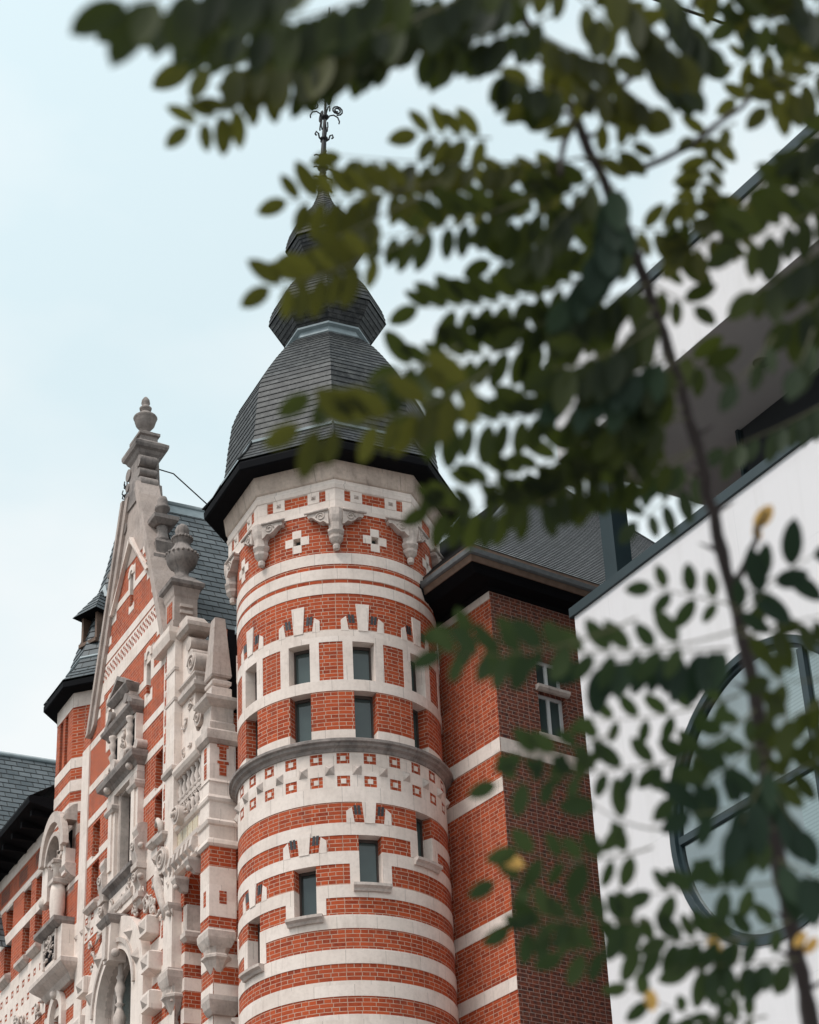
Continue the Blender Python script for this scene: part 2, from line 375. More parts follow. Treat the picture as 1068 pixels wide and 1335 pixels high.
# spiral stair windows
SP = [(49.0, 15.94), (14.2, 15.38), (-20.9, 14.90), (-57.0, 14.35), (-93, 13.85)]
for c, zt in SP:
    TW.r(d2(c-11.2), d2(c-hw), zt-.82, zt-.46, 'jamb_stone#s%d' % c); TW.r(d2(c+hw), d2(c+11.2), zt-.82, zt-.46, 'jamb_stone#t%d' % c)
    TW.r(d2(c-hw), d2(c+hw), zt-.82, zt, None); wins.append((c, zt-.82, zt))
# checker frieze
TW.r(UA, UB, 16.20, 16.82, 'checker_frieze')
for k in range(25):
    c = 1.2+14.4*k
    if c > 177: c -= 360
    for (z0, z1) in ((16.60, 16.785), (16.205, 16.39)):
        TW.r(d2(c-3.4), d2(c+3.4), z0, z1, 'brickwork'); zm = (z0+z1)/2
        TW.r(d2(c-1.35), d2(c+1.35), zm-.042, zm+.042, 'checker_frieze')
# cross shaped vents
VX = [1.2+45*k for k in range(-3, 5)]
for a in VX:
    c = a-22.5
    TW.r(d2(c-2.7), d2(c+2.7), 20.56, 21.0, 'cross_surround#%d' % c); TW.r(d2(c-7.2), d2(c+7.2), 20.70, 20.86, 'cross_surround#%d' % c); TW.r(d2(c-2.2), d2(c+2.2), 20.71, 20.85, None)
B = TW.make(depth=.22); build_all(B, tower, base_name)
vb = MB()
for a in VX:
    c = d2(a-22.5); p = [cyl(c+x, zz, -.12) for x, zz in ((-.05, 20.69), (.05, 20.69), (.05, 20.87), (-.05, 20.87))]; vb.quad(*p, 'glass')
vb.build('vent_glass', tower)
# windows
def tower_window(c, z0, z1, hwd=6.2):
    h = d2(hwd+.6); dd = .17; e = d2(1.55); f = MB()
    def bar(u0, u1, a, b, o=-.17, t=.05):
        P = [cyl(u, zz, oo) for oo in (o-t, o) for u, zz in ((u0, a), (u1, a), (u1, b), (u0, b))]
        f.add(P, [(4, 5, 6, 7), (0, 1, 5, 4), (1, 2, 6, 5), (2, 3, 7, 6), (3, 0, 4, 7)], 'frame')
    c = d2(c); bar(c-h, c-h+e, z0, z1); bar(c+h-e, c+h, z0, z1); bar(c-h+e, c+h-e, z1-.05, z1); bar(c-h+e, c+h-e, z0, z0+.05)
    o = f.build('window', tower)
    p = MB(); p.quad(cyl(c-h+e, z0+.05, -.2), cyl(c+h-e, z0+.05, -.2), cyl(c+h-e, z1-.05, -.2), cyl(c-h+e, z1-.05, -.2), 'glass'); p.build('pane', o)
for w in wins: tower_window(*w)
def cyl_block(mb, pts, o0, o1, m, R=TR):     # polygon on the drum, standing proud
    n = len(pts); vs = [cyl(d2(u), v, o0, R) for u, v in pts]+[cyl(d2(u), v, o1, R) for u, v in pts]
    mb.add(vs, [tuple(range(n, 2*n))]+[(i, (i+1) % n, (i+1) % n+n, i+n) for i in range(n)], m)
for c, zb, zt in [(c, 19.0, 19.5) for c in WC]+[(c, t+.2, t+.56) for c, t in SP if t < 15.9]:
    k = MB(); cyl_block(k, [(c-2.7, zb), (c+2.7, zb), (c+3.8, zt), (c-3.8, zt)], 0, .022, 'stone_r')
    for sg in (-1, 1):
        q = [(c+sg*7.9, zb), (c+sg*12.2, zb), (c+sg*12.2, zb+.2), (c+sg*9.2, zb+.27)]
        cyl_block(k, q if sg > 0 else q[::-1], 0, .012, 'stone_r')
    k.build('keystone', tower)
    for sg in (-1, 1):
        k = MB()
        for j in (0, 1):
            q = [(4.05+1.85*j, .02), (5.45+1.85*j, .02), (6.35+1.95*j, .30), (4.95+1.95*j, .30)]; lo = [(c+sg*(a+.0), zb+b*.45) for a, b in q]
            mid = lambda p, r, f: (p[0]+(r[0]-p[0])*f, p[1]+(r[1]-p[1])*f)
            P = [(c+sg*a, zb+b) for a, b in q]; m0, m1 = mid(P[0], P[3], .42), mid(P[1], P[2], .42)
            A1 = [m0, m1, P[2], P[3]]; A2 = [P[0], P[1], m1, m0]
            cyl_block(k, A1 if sg > 0 else A1[::-1], 0, .011, 'glazed'); cyl_block(k, A2 if sg > 0 else A2[::-1], 0, .011, 'brick_r')
        k.build('slanted_bricks', tower)
def ring_arc(mb, prof, a0, a1, m, step=6, R=TR):      # moulding swept round the drum, prof (o, z)
    n = max(2, math.ceil((a1-a0)/step)); vs = []
    for i in range(n+1):
        a = d2(a0+(a1-a0)*i/n); vs += [cyl(a, zz, o, R) for o, zz in prof]
    p = len(prof); fs = []
    for i in range(n):
        for j in range(p): fs.append((i*p+j, (i+1)*p+j, (i+1)*p+(j+1) % p, i*p+(j+1) % p))
    if a1-a0 < 359: fs += [tuple(range(p)), tuple(n*p+j for j in range(p-1, -1, -1))]
    mb.add(vs, fs, m)
for c, zt in SP:
    zb = zt-.82; s_ = MB(); ring_arc(s_, [(-.05, zb-.12), (.05, zb-.12), (.07, zb-.08), (.12, zb-.05), (.12, zb-.005), (-.05, zb+.006)], c-9.6, c+9.6, 'stone_c', 3.2)
    s_.build('window_sill', tower)
cn = MB(); ring_arc(cn, [(-.02, 16.80), (.03, 16.80), (.05, 16.85), (.10, 16.88), (.11, 16.92), (.15, 16.94), (.15, 16.985), (.09, 17.02), (-.02, 17.035)], -180, 180, 'stone_w', 5)
cn.build('string_course', tower)
for k in range(25):
    c = 8.4+14.4*k; sb = MB(); zz = 16.49; h = 2.5
    base = [cyl(d2(c+a), zz+b, .008) for a, b in ((-h, -.085), (h, -.085), (h, .085), (-h, .085))]
    sb.add(base+[cyl(d2(c), zz, .085)], [(0, 1, 4), (1, 2, 4), (2, 3, 4), (3, 0, 4)], 'stone_c'); sb.build('stone_stud', tower)
# octagonal head
RO = TR/math.cos(rad(22.5))
def octp(a, r, zz): return (r*math.sin(rad(a)), -r*math.cos(rad(a)), zz)
def oct_rings(mb, prof, m):
    vs = []; fs = []; n = len(prof)
    for r, zz in prof: vs += [octp(a, r, zz) for a in VX]
    for i in range(n-1):
        for k in range(8): fs.append((8*i+k, 8*i+(k+1) % 8, 8*i+8+(k+1) % 8, 8*i+8+k))
    fs += [tuple(range(7, -1, -1)), tuple(8*(n-1)+k for k in range(8))]; mb.add(vs, fs, m)
head = MB(); oct_rings(head, [(RO+.006, 21.25), (RO+.006, 21.46)], 'stone_r'); head.build('stone_frieze', tower); head = MB(); oct_rings(head, [(RO+.005, 21.67), (RO+.025, 21.69), (RO+.04, 21.76), (RO+.02, 21.80), (RO+.02, 21.855)], 'stone_r'); oct_rings(head, [(RO+.03, 21.856), (RO+.05, 21.88), (RO+.10, 22.24)], 'stone_f')
head.build('stone_cornice', tower)
ob = MB(); oct_rings(ob, [(RO, 21.455), (RO, 21.68)], 'brick_r'); fb = ob.build('frieze_brickwork', tower)
for k in range(8):
    fs_ = MB()
    A_ = Vector(octp(VX[k], RO, 0)); B_ = Vector(octp(VX[(k+1) % 8], RO, 0)); nrm = ((A_+B_)/2).normalized()
    def pt(t, zz, o): q = A_.lerp(B_, t)+nrm*o; return (q.x, q.y, zz)
    def blk(t0, t1, z0, z1, o=.008):
        P = [pt(t, zz, oo) for oo in (0, o) for t, zz in ((t0, z0), (t1, z0), (t1, z1), (t0, z1))]
        fs_.add(P, [(4, 5, 6, 7), (0, 1, 5, 4), (1, 2, 6, 5), (2, 3, 7, 6), (3, 0, 4, 7)], 'stone_r')
    blk(-.002, .12, 21.457, 21.678); fs_.build('frieze_block', tower); fs_ = MB(); blk(.88, 1.002, 21.457, 21.678); fs_.build('frieze_block', tower)
    for t in (.275, .725):
        fs_ = MB()
        blk(t-.075, t+.075, 21.46, 21.675, .012)
        P = [pt(t-.03, 21.535, .012), pt(t+.03, 21.535, .012), pt(t+.03, 21.61, .012), pt(t-.03, 21.61, .012), pt(t, 21.57, .06)]
        fs_.add(P, [(0, 1, 4), (1, 2, 4), (2, 3, 4), (3, 0, 4)], 'stone_c')
        fs_.build('frieze_block', tower)
for k in range(8):       # corner corbels: pendant plus two scrolled wings lying along the faces
    cb = MB(); a = VX[k]; c = octp(a, RO-.07, 0)
    cb.lathe(c[0], c[1], [(.02, 20.50), (.055, 20.51), (.065, 20.57), (.045, 20.61), (.075, 20.63), (.125, 20.70), (.13, 20.745), (.105, 20.76), (.125, 20.79), (.15, 20.83), (.15, 20.87), (.125, 20.885), (.13, 20.99), (.15, 21.05), (.165, 21.12), (.165, 21.256)], 'stone_c', 8, False, rad(22.5))
    for sg in (-1, 1):
        A_ = Vector(octp(a, RO, 0)); B_ = Vector(octp(a+sg*45, RO, 0)); t = (B_-A_).normalized(); nrm = (A_+B_).normalized()
        prof = [(.10, 21.25), (.50, 21.25), (.50, 21.22), (.47, 21.205), (.485, 21.17), (.46, 21.135), (.42, 21.15), (.37, 21.12), (.31, 21.06), (.25, 21.02), (.19, 21.03), (.12, 20.96), (.10, 20.96)]
        n = len(prof); vs = []
        for o in (-.12, .085):
            for q, zz in prof: p = A_+t*q+nrm*o; vs.append((p.x, p.y, zz))
        cb.add(vs, [tuple(range(n)), tuple(range(2*n-1, n-1, -1))]+[(i, (i+1) % n, (i+1) % n+n, i+n) for i in range(n)], 'stone_c')
        sp = []
        for i in range(20):
            w = i/19*3*PI; q = .085*(1-.75*i/19); p = A_+t*(.24+q*math.cos(w))+nrm*.09; sp.append((p.x, p.y, 21.125+q*math.sin(w)))
        cb.tube(sp, .012, 'stone_c', 5)
        p0, p1 = A_+t*.1+nrm*.10, A_+t*.53+nrm*.10; cb.tube([(p0.x, p0.y, 21.235), (p1.x, p1.y, 21.235)], .024, 'stone_c', 6)
    cb.build('corbel', tower)
# spire: slated octagonal onion roof
EV = VX
ev = MB(); oct_rings(ev, [(1.85, 22.20), (2.27, 22.22), (2.30, 22.24), (2.31, 22.36), (2.27, 22.42), (1.9, 22.44)], 'soffit'); ev.build('eaves', tower)
def oct_slates(prof, course, m='slate_s', lip=.012):
    mb = MB(); acc = 0.0; pts = [prof[0]]
    seg = [math.dist(prof[i], prof[i+1]) for i in range(len(prof)-1)]; L = sum(seg); n = max(1, round(L/course))
    def at(d):
        for i, s_ in enumerate(seg):
            if d <= s_ or i == len(seg)-1:
                t = min(1, d/s_); return (prof[i][0]+(prof[i+1][0]-prof[i][0])*t, prof[i][1]+(prof[i+1][1]-prof[i][1])*t)
            d -= s_
    for i in range(n):
        r0, z0 = at(L*i/n); r1, z1 = at(L*(i+1)/n); l_ = max(math.dist((r0, z0), (r1, z1)), 1e-6); ox, oz = (z1-z0)/l_, -(r1-r0)/l_
        ra, za = r0+ox*lip, z0+oz*lip*.4
        for k in range(8):
            a, b = EV[k], EV[k]+45; w0 = 2*ra*math.sin(rad(22.5)); w1 = 2*r1*math.sin(rad(22.5)); v0 = i*.12; x = k*3.17
            mb.quad(octp(a, ra, za), octp(b, ra, za), octp(b, r1, z1), octp(a, r1, z1), m, [(x-w0/2, v0), (x+w0/2, v0), (x+w1/2, v0+.12), (x-w1/2, v0+.12)])
            mb.quad(octp(a, r0, z0), octp(b, r0, z0), octp(b, ra, za), octp(a, ra, za), m, [(0, 0)]*4)
    return mb
cup = oct_slates([(2.30, 22.43), (2.12, 22.68), (1.98, 22.92)], .12)
up = oct_slates([(1.95, 22.98), (1.91, 23.3), (1.875, 23.65), (1.80, 24.19), (1.70, 24.48), (1.55, 24.74), (1.34, 25.08), (1.12, 25.40), (.83, 25.72)], .12)
d_ = cup.build('lower_roof', tower); d2_ = up.build('dome', tower)
ld = MB(); oct_rings(ld, [(1.96, 22.90), (2.015, 22.915), (2.015, 22.965), (1.94, 22.99)], 'lead')
for a in VX:
    p = [octp(a, r+.02, zz) for r, zz in ((2.31, 22.44), (2.12, 22.68), (1.98, 22.95))]; ld.tube(p, .02, 'slate_s', 6)
ld.build('lead_roll', tower); ld = MB(); oct_rings(ld, [(.80, 25.70), (.84, 25.74), (.74, 25.78), (.72, 25.93), (.80, 25.95), (.80, 25.99), (.7, 26.0)], 'lead')
ld.build('lead_collar', tower); ld = MB(); oct_rings(ld, [(.40, 27.60), (.45, 27.63), (.40, 27.66), (.40, 27.73), (.46, 27.75), (.40, 27.78)], 'lead'); ld.build('lead_collar', tower)
oct_slates([(.76, 25.98), (1.0, 26.30), (1.085, 26.45)], .09, 'slate_s', .012).build('flared_underside', tower); oct_slates([(.42, 27.76), (.60, 27.96), (.735, 28.20)], .08, 'slate_s', .01).build('flared_underside', tower)
oct_slates([(1.10, 26.46), (1.085, 26.6), (1.03, 26.78), (.93, 26.96), (.79, 27.14), (.64, 27.3), (.51, 27.46), (.42, 27.62)], .10).build('onion', tower)
oct_slates([(.76, 28.22), (.745, 28.36), (.69, 28.56), (.59, 28.77), (.46, 28.95), (.33, 29.12), (.22, 29.32), (.15, 29.5), (.10, 29.66)], .09).build('upper_onion', tower)
fi = MB(); lx = lambda zz: .0+max(0, zz-30.2)*.055
fi.lathe(0, 0, [(.12, 29.6), (.10, 29.75), (.07, 29.95), (.065, 30.1)], 'iron', 12)
def fring(zz, r, h): fi.lathe(lx(zz), 0, [(.03, zz-h), (r, zz-h*.4), (r, zz+h*.4), (.03, zz+h)], 'iron', 10)
fi.tube([(lx(q), 0, q) for q in (29.9, 30.3, 30.8, 31.2, 31.6, 32.5, 33.6, 34.6)], [.062, .058, .052, .045, .03, .018, .016, .012], 'iron', 8)
for zz, r in ((29.75, .12), (30.05, .09), (30.3, .11), (30.6, .09), (31.05, .08), (31.62, .08)): fring(zz, r, .04)
for a in range(4):
    w = rad(20+90*a); e = Vector((math.cos(w), math.sin(w), 0))
    def pe(x, zz): q = Vector((lx(zz), 0, zz))+e*x; return tuple(q)
    fi.tube([pe(.04, 31.0), pe(.10, 31.06), pe(.12, 31.16), pe(.17, 31.20), pe(.19, 31.13), pe(.16, 31.1)], .018, 'iron', 6)
    fi.tube([pe(.03, 31.55), pe(.10, 31.68), pe(.18, 31.72), pe(.27, 31.68), pe(.31, 31.58), pe(.30, 31.52)], .015, 'iron', 6)
    sp = []
    for i in range(22):
        b = i/21*4.2*PI-PI/2; q = .125*(1-.75*i/21); sp.append(pe(.25+q*math.cos(b), 31.86+q*math.sin(b)))
    fi.tube(sp, .017, 'iron', 6); fi.tube([pe(.06, 31.5), pe(.07, 31.38), pe(.05, 31.28)], .014, 'iron', 5)
    for zz in (29.75, 30.05, 30.3, 30.6):
        fi.tube([pe(.05, zz), pe(.15, zz+.01), pe(.19, zz-.02)], .016, 'iron', 5)
fi.build('finial', tower)
# ------------------------------------------------------------------ gabled brick house to the left of the tower; local x runs along the street front, y towards the street
FO = (-3.5814, 34.0120, 0); FR = rad(118)
rng = random.Random(4)
house = thing('gabled_house', 'tall gabled house of striped brick and carved pale stone, topped with stone urns', 'house', FO, FR)
FM = {'brickwork': 'brick', '*': 'stone'}
def flat(o0=0.0, sgn=1): return lambda u, v, o: (u, o0+o*sgn, v)
def scroll_relief(mb, s0, s1, z0, z1, o, n, m='stone_c', seed=1, big=.09):
    r = random.Random(seed)
    for i in range(n):
        s_, z_ = r.uniform(s0, s1), r.uniform(z0, z1); q = big*r.uniform(.55, 1.1)
        if r.random() < .6: mb.spiral(s_, z_, q, o, m, r.uniform(1, 1.7), q*.24, r.choice((-1, 1)), r.uniform(0, 6))
        else: mb.ball((s_, o, z_), q*.5, m, 8)
        a = r.uniform(0, 6.28); mb.tube([(s_, o, z_), (s_+q*1.3*math.cos(a), o+.02, z_+q*1.3*math.sin(a)), (s_+q*2.1*math.cos(a+.6), o, z_+q*2.1*math.sin(a+.6))], [q*.3, q*.26, q*.1], m, 6)
def flat_window(parent, s0, s1, z0, z1, o, fm='frame', mull=True, axis='y', bars=()):
    f = MB(); t = .05
    def B(a, b, c, d):
        if axis == 'y': f.box(a, b, o, o+.05, c, d, fm)
        else: f.box(o, o+.05, a, b, c, d, fm)
    B(s0, s0+t, z0, z1); B(s1-t, s1, z0, z1); B(s0+t, s1-t, z1-t, z1); B(s0+t, s1-t, z0, z0+t)
    for b in bars: B(b-.02, b+.02, z0+t, z1-t)
    w = f.build('window', parent); p = MB()
    P = [(s0+t, z0+t), (s1-t, z0+t), (s1-t, z1-t), (s0+t, z1-t)]
    p.quad(*[(a, o+.02, b) if axis == 'y' else (o+.02, a, b) for a, b in P], 'glass'); p.build('pane', w); return w
CB = [(20.48, 20.64), (19.55, 19.71), (18.86, 19.01), (18.02, 18.18), (15.55, 15.77), (15.03, 15.27), (14.50, 14.71), (14.05, 14.27), (13.5, 13.75), (13.0, 13.22)]
z = 12.5
while z > .4: CB.append((z, z+.23)); z -= .5
def lay_bands(Wl, s0, s1, z0=0, z1=99, tag='stone_band'):
    for i, (a, b) in enumerate(CB):
        if a >= z0 and b <= z1: Wl.r(s0, s1, a, b, '%s#%d' % (tag, i))
# ---- main bay wall
BW = Wall(flat(), FM); L_, R_ = 1.45, 6.55
BW.r(L_, R_, 0, 20.9, 'brickwork'); lay_bands(BW, L_, R_)
BW.r(L_, R_, 16.52, 17.12, 'checker_panel')
for sg in (-1, 1):
    for cx in (1.66,):
        c = 4+sg*cx
        BW.r(c-.2, c+.2, 17.22, 17.98, None); BW.r(c-.2, c+.2, 18.10, 18.80, None)
    for i in range(3):
        for (a, b) in ((16.86, 17.0), (16.56, 16.70)):
            q = 4+sg*(1.72+.32*i); BW.r(q-.075, q+.075, a, b, 'brickwork'); BW.r(q-.03, q+.03, a+.045, b-.045, 'checker_panel')
    c = 4+sg*1.04
    BW.r(c-.26, c+.26, 20.62, 21.2, 'slit_surround#%d' % sg); BW.r(c-.2, c+.2, 20.05, 20.3, 'slit_surround#b%d' % sg); BW.r(c-.11, c+.11, 20.2, 20.9, None)
BW.r(3.56, 4.2, 17.1, 18.74, None)
BW.r(3.1, 4.9, 12.0, 14.72, None); BW.r(2.9, 5.1, 14.72, 15.7, 0)
B = BW.make(depth=.34); build_all(B, house, base_name)
for sg in (-1, 1):
    c = 4+sg*1.66
    flat_window(house, c-.2, c+.2, 17.22, 17.98, -.34); flat_window(house, c-.2, c+.2, 18.10, 18.80, -.34)
    sb = MB(); sb.rings([(17.0, c-.26, c+.26, -.02, .05), (17.06, c-.3, c+.3, -.02, .12), (17.12, c-.3, c+.3, -.02, .12), (17.2, c-.27, c+.27, -.02, .02)], 'stone_c'); sb.build('window_sill', house)
    for k in range(3):
        st = MB(); q = 4+sg*(1.72+.32*k)+.16; st.add([(q-.07, .008, 16.71), (q+.07, .008, 16.71), (q+.07, .008, 16.85), (q-.07, .008, 16.85), (q, .09, 16.78)], [(0, 1, 4), (1, 2, 4), (2, 3, 4), (3, 0, 4)], 'stone_c'); st.build('stone_stud', house)
# ---- gable
GS = 1.62/4.2
def gl(zz): return 2.12+(zz-20.9)*GS
GW = Wall(flat(), dict(FM, **{'gable_band#3': 'stone_g'})); GW.r(1.9, 6.1, 20.9, 25.4, 'brickwork')
for i, (a, b) in enumerate([(21.36, 21.97), (22.02, 22.2), (22.93, 23.08), (23.62, 25.4)]): GW.r(1.9, 6.1, a, b, 'gable_band#%d' % i)
x = 2.3
i = 0
while x < 5.75:
    for j in range(4):
        if (i+j) % 2 == 0: GW.r(x, x+.075, 21.66+j*.066, 21.66+(j+1)*.066, 'brickwork')
    x += .075; i += 1
for j, zq in enumerate((21.0, 21.24, 22.35, 22.75, 23.25, 23.45)):
    for sg in (-1, 1):
        e = gl(zq)-4; BWid = .32 if j % 2 else .22; GW.r(4+sg*abs(e), 4+sg*(abs(e)-BWid), zq, zq+.17, 'gable_quoin#%d%d' % (j, sg))
GW.r(3.82, 4.18, 23.05, 23.5, 'slit_surround#a'); GW.r(3.86, 4.14, 22.5, 22.66, 'slit_surround#b'); GW.r(3.91, 4.09, 22.62, 23.36, None)
for sg in (-1, 1):
    c = 4+sg*1.04; GW.r(c-.26, c+.26, 20.9, 21.2, 'slit_surround#%d' % sg); GW.r(c-.11, c+.11, 20.9, 21.06, None)
planes = [(-1, GS, -2.12+20.9*GS), (1, GS, 8-2.12+20.9*GS)]
B = GW.make(depth=.24, planes=planes); build_all(B, house, base_name)
bk = MB(); bk.prism_y([(1.5, 19.4), (6.5, 19.4), (6.5, 20.9), (5.9, 20.9), (4.4, 25.3), (3.6, 25.3), (2.1, 20.9), (1.5, 20.9)], -.32, -.29, 'stone_g'); bk.build('gable_back', house)
for c, z0, z1 in ((4, 22.62, 23.36), (2.96, 20.2, 21.06), (5.04, 20.2, 21.06)):
    hd = MB()      # little arched head over the slit
    for k in range(5):
        a0, a1 = PI*k/5, PI*(k+1)/5; r0, r1 = .09, .17
        P = [(c+r*math.cos(a), o, z1-.06+r*1.35*math.sin(a)) for o in (0, .03) for r, a in ((r0, a0), (r1, a0), (r1, a1), (r0, a1))]
        hd.add(P, [(4, 5, 6, 7), (0, 1, 5, 4), (1, 2, 6, 5), (2, 3, 7, 6), (3, 0, 4, 7)], 'stone')
    hd.build('slit_arch', house)
    p = MB(); p.quad((c-.13, -.22, z0), (c+.13, -.22, z0), (c+.13, -.22, z1), (c-.13, -.22, z1), 'glass'); p.build('slit_glass', house)
for sg in (-1, 1):       # raking copings
    X = lambda s_: 4+sg*(s_-4)
    cp = MB(); pts = [(gl(20.75)-.16, 20.75), (gl(20.9)+.05, 20.9), (gl(25.2)+.05, 25.2), (gl(25.2)-.2, 25.2)]
    cp.prism_y([(X(a), b) for a, b in pts], -.32, .07, 'stone_g')
    pts = [(gl(20.75)-.22, 20.75), (gl(20.75)-.10, 20.78), (gl(25.2)-.14, 25.2), (gl(25.2)-.25, 25.2)]
    cp.prism_y([(X(a), b) for a, b in pts], -.34, .12, 'stone_g'); cp.build('gable_coping', house)
    # triangular inner frame of the gable top
    fr = MB(); a = (X(gl(22.9)+.16), 22.9); b = (X(3.97), 24.15)
    fr.prism_y([(a[0], a[1]), (a[0]+sg*-.1, a[1]), (b[0], b[1]-.12), (b[0], b[1])] , .0, .09, 'stone'); fr.build('gable_moulding', house)
    # foot kneeler
    if sg < 0: continue
    kn = MB(); kn.rings([(20.6, X(1.5)-.02 if sg > 0 else X(2.3), X(2.3) if sg > 0 else X(1.5)+.02, -.4, .16)]+[(20.75, min(X(1.42), X(2.25)), max(X(1.42), X(2.25)), -.42, .2), (20.86, min(X(1.42), X(2.25)), max(X(1.42), X(2.25)), -.42, .2)], 'stone'); kn.build('kneeler', house)
# ---- apex pedestal with urn
def urn_profile(z0, k, kind=0):
    if kind == 0: p = [(.17, 0), (.17, .04), (.11, .08), (.10, .14), (.15, .2), (.24, .32), (.275, .44), (.29, .5), (.31, .54), (.29, .58), (.22, .64), (.13, .70), (.10, .76), (.15, .80), (.16, .85), (.11, .90), (.085, .94), (.115, 1.0), (.10, 1.1), (.05, 1.18), (.005, 1.22)]
    else: p = [(.2, 0), (.2, .05), (.15, .1), (.14, .18), (.16, .2), (.15, .24), (.27, .31), (.325, .40), (.335, .48), (.345, .53), (.33, .57), (.26, .63), (.18, .74), (.14, .82), (.2, .86), (.21, .90), (.17, .93), (.13, .96), (.15, 1.02), (.155, 1.1), (.12, 1.18), (.05, 1.23), (.005, 1.24)]
    return [(r*k, z0+q*k) for r, q in p]
ap = MB()
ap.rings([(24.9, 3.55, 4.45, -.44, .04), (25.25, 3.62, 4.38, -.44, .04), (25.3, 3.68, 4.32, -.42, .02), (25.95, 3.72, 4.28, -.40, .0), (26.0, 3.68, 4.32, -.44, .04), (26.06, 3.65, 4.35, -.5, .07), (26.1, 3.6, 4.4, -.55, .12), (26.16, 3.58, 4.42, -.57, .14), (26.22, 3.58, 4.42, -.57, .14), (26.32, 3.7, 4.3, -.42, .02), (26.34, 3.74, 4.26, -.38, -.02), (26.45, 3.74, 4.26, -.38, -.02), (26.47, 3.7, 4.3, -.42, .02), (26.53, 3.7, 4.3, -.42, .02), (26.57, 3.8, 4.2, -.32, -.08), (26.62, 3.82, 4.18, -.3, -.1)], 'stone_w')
for sg in (-1, 1):     # stacked scrolls down both sides of the pedestal
    for zz, q, r in ((25.78, .3, .13), (25.5, .33, .09), (25.22, .36, .14), (24.9, .42, .1), (24.62, .48, .15)): ap.disc_y(4+sg*q, zz, r, -.32, .04, 'stone_w', 14)
apo = ap.build('apex_pedestal', house)
u_ = MB(); u_.lathe(4, -.2, urn_profile(26.6, .80), 'stone_w', 20); u_.build('urn', apo)
st = MB(); st.tube([(3.8, -.42, 25.75), (3.8, -.75, 25.72), (3.85, -1.7, 25.05)], .014, 'iron', 5); st.build('stay_rod', house)
# ---- shoulder pinnacles and side urns, both sides
for sg in (-1, 1):
    X = lambda s_: 4+sg*(s_-4)
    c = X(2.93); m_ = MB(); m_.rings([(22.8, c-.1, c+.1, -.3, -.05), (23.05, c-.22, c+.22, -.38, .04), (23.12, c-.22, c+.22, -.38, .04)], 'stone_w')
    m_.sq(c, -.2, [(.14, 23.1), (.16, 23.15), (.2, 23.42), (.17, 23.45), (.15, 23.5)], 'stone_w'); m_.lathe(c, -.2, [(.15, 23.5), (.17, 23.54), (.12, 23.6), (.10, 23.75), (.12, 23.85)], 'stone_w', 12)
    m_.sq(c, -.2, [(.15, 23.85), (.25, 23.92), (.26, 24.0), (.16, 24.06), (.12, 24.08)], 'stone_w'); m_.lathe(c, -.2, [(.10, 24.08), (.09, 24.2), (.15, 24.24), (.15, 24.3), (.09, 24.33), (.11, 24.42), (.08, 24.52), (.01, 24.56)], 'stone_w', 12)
    x0, x1 = min(X(2.55), X(3.3)), max(X(2.55), X(3.3))
    m_.build('shoulder_pinnacle', house)
    c = X(1.86); pd = MB()
    SKIP = sg < 0
    pd.sq(c, -.2, [(.26, 20.86), (.26, 21.1), (.225, 21.12), (.225, 21.62), (.24, 21.66), (.25, 21.74), (.27, 21.82)], 'stone_g'); pd.sq(c, -.2, [(.28, 21.82), (.325, 21.86), (.335, 21.93), (.27, 22.0), (.21, 22.06), (.19, 22.1)], 'stone_w')
    for sx in (-1, 1):
        for dz in (21.28, 21.41): pd.box(c+sx*.24-.025, c+sx*.24+.025, -.32, -.08, dz, dz+.06, 'stone_c')
    pd.box(c-.12, c+.12, .02, .034, 21.2, 21.55, 'brick')
    po = None if SKIP else pd.build('side_pedestal', house); q = MB(); q.lathe(c, -.2, [(r*.88, z_) for r, z_ in urn_profile(22.08, 1.0, 1)], 'stone_w', 20)
    for zz, r in ((22.62, .30), (22.985, .185)):
        for k in range(20): a = 2*PI*k/20; q.ball((c+r*math.cos(a), -.2+r*math.sin(a), zz), .03, 'stone_w', 6)
    if not SKIP: q.build('urn', po)
    # edge pilaster with brick inlay
    e = MB(); a, b = sorted((X(1.45), X(1.86))); e.box(a, b, -.45, .07 if sg > 0 else .03, 13.9, 20.62, 'stone')
    if sg > 0: e.rings([(18.0, a-.02, b+.02, 0, .09), (18.05, a-.05, b+.05, 0, .13), (18.12, a-.05, b+.05, 0, .13), (18.16, a-.02, b+.02, 0, .08)], 'stone_c')
    for zz in (19.4, 20.0) if sg > 0 else (): e.box(a-.02, b+.02, .0, .085, zz, zz+.06, 'stone_c')
    eo = e.build('edge_pilaster', house)
    inl = MB(); a, b = sorted((X(1.92), X(2.08)))
    for k in range(15):
        z0 = 15.2+.36*k
        if 17.9 < z0 < 18.15: continue
        inl.box(a, b, .005, .018, z0, z0+.22, 'brick'); inl.box(a+.05, b-.05, .005, .0185, z0+.22, z0+.30, 'brick')
    ib = MB(); a, b = sorted((X(1.86), X(2.14))); ib.box(a, b, .0, .012, 15.0, 20.62, 'stone')
    if sg > 0: ib.build('inlay_strip', house); inl.build('brick_inlay', house)
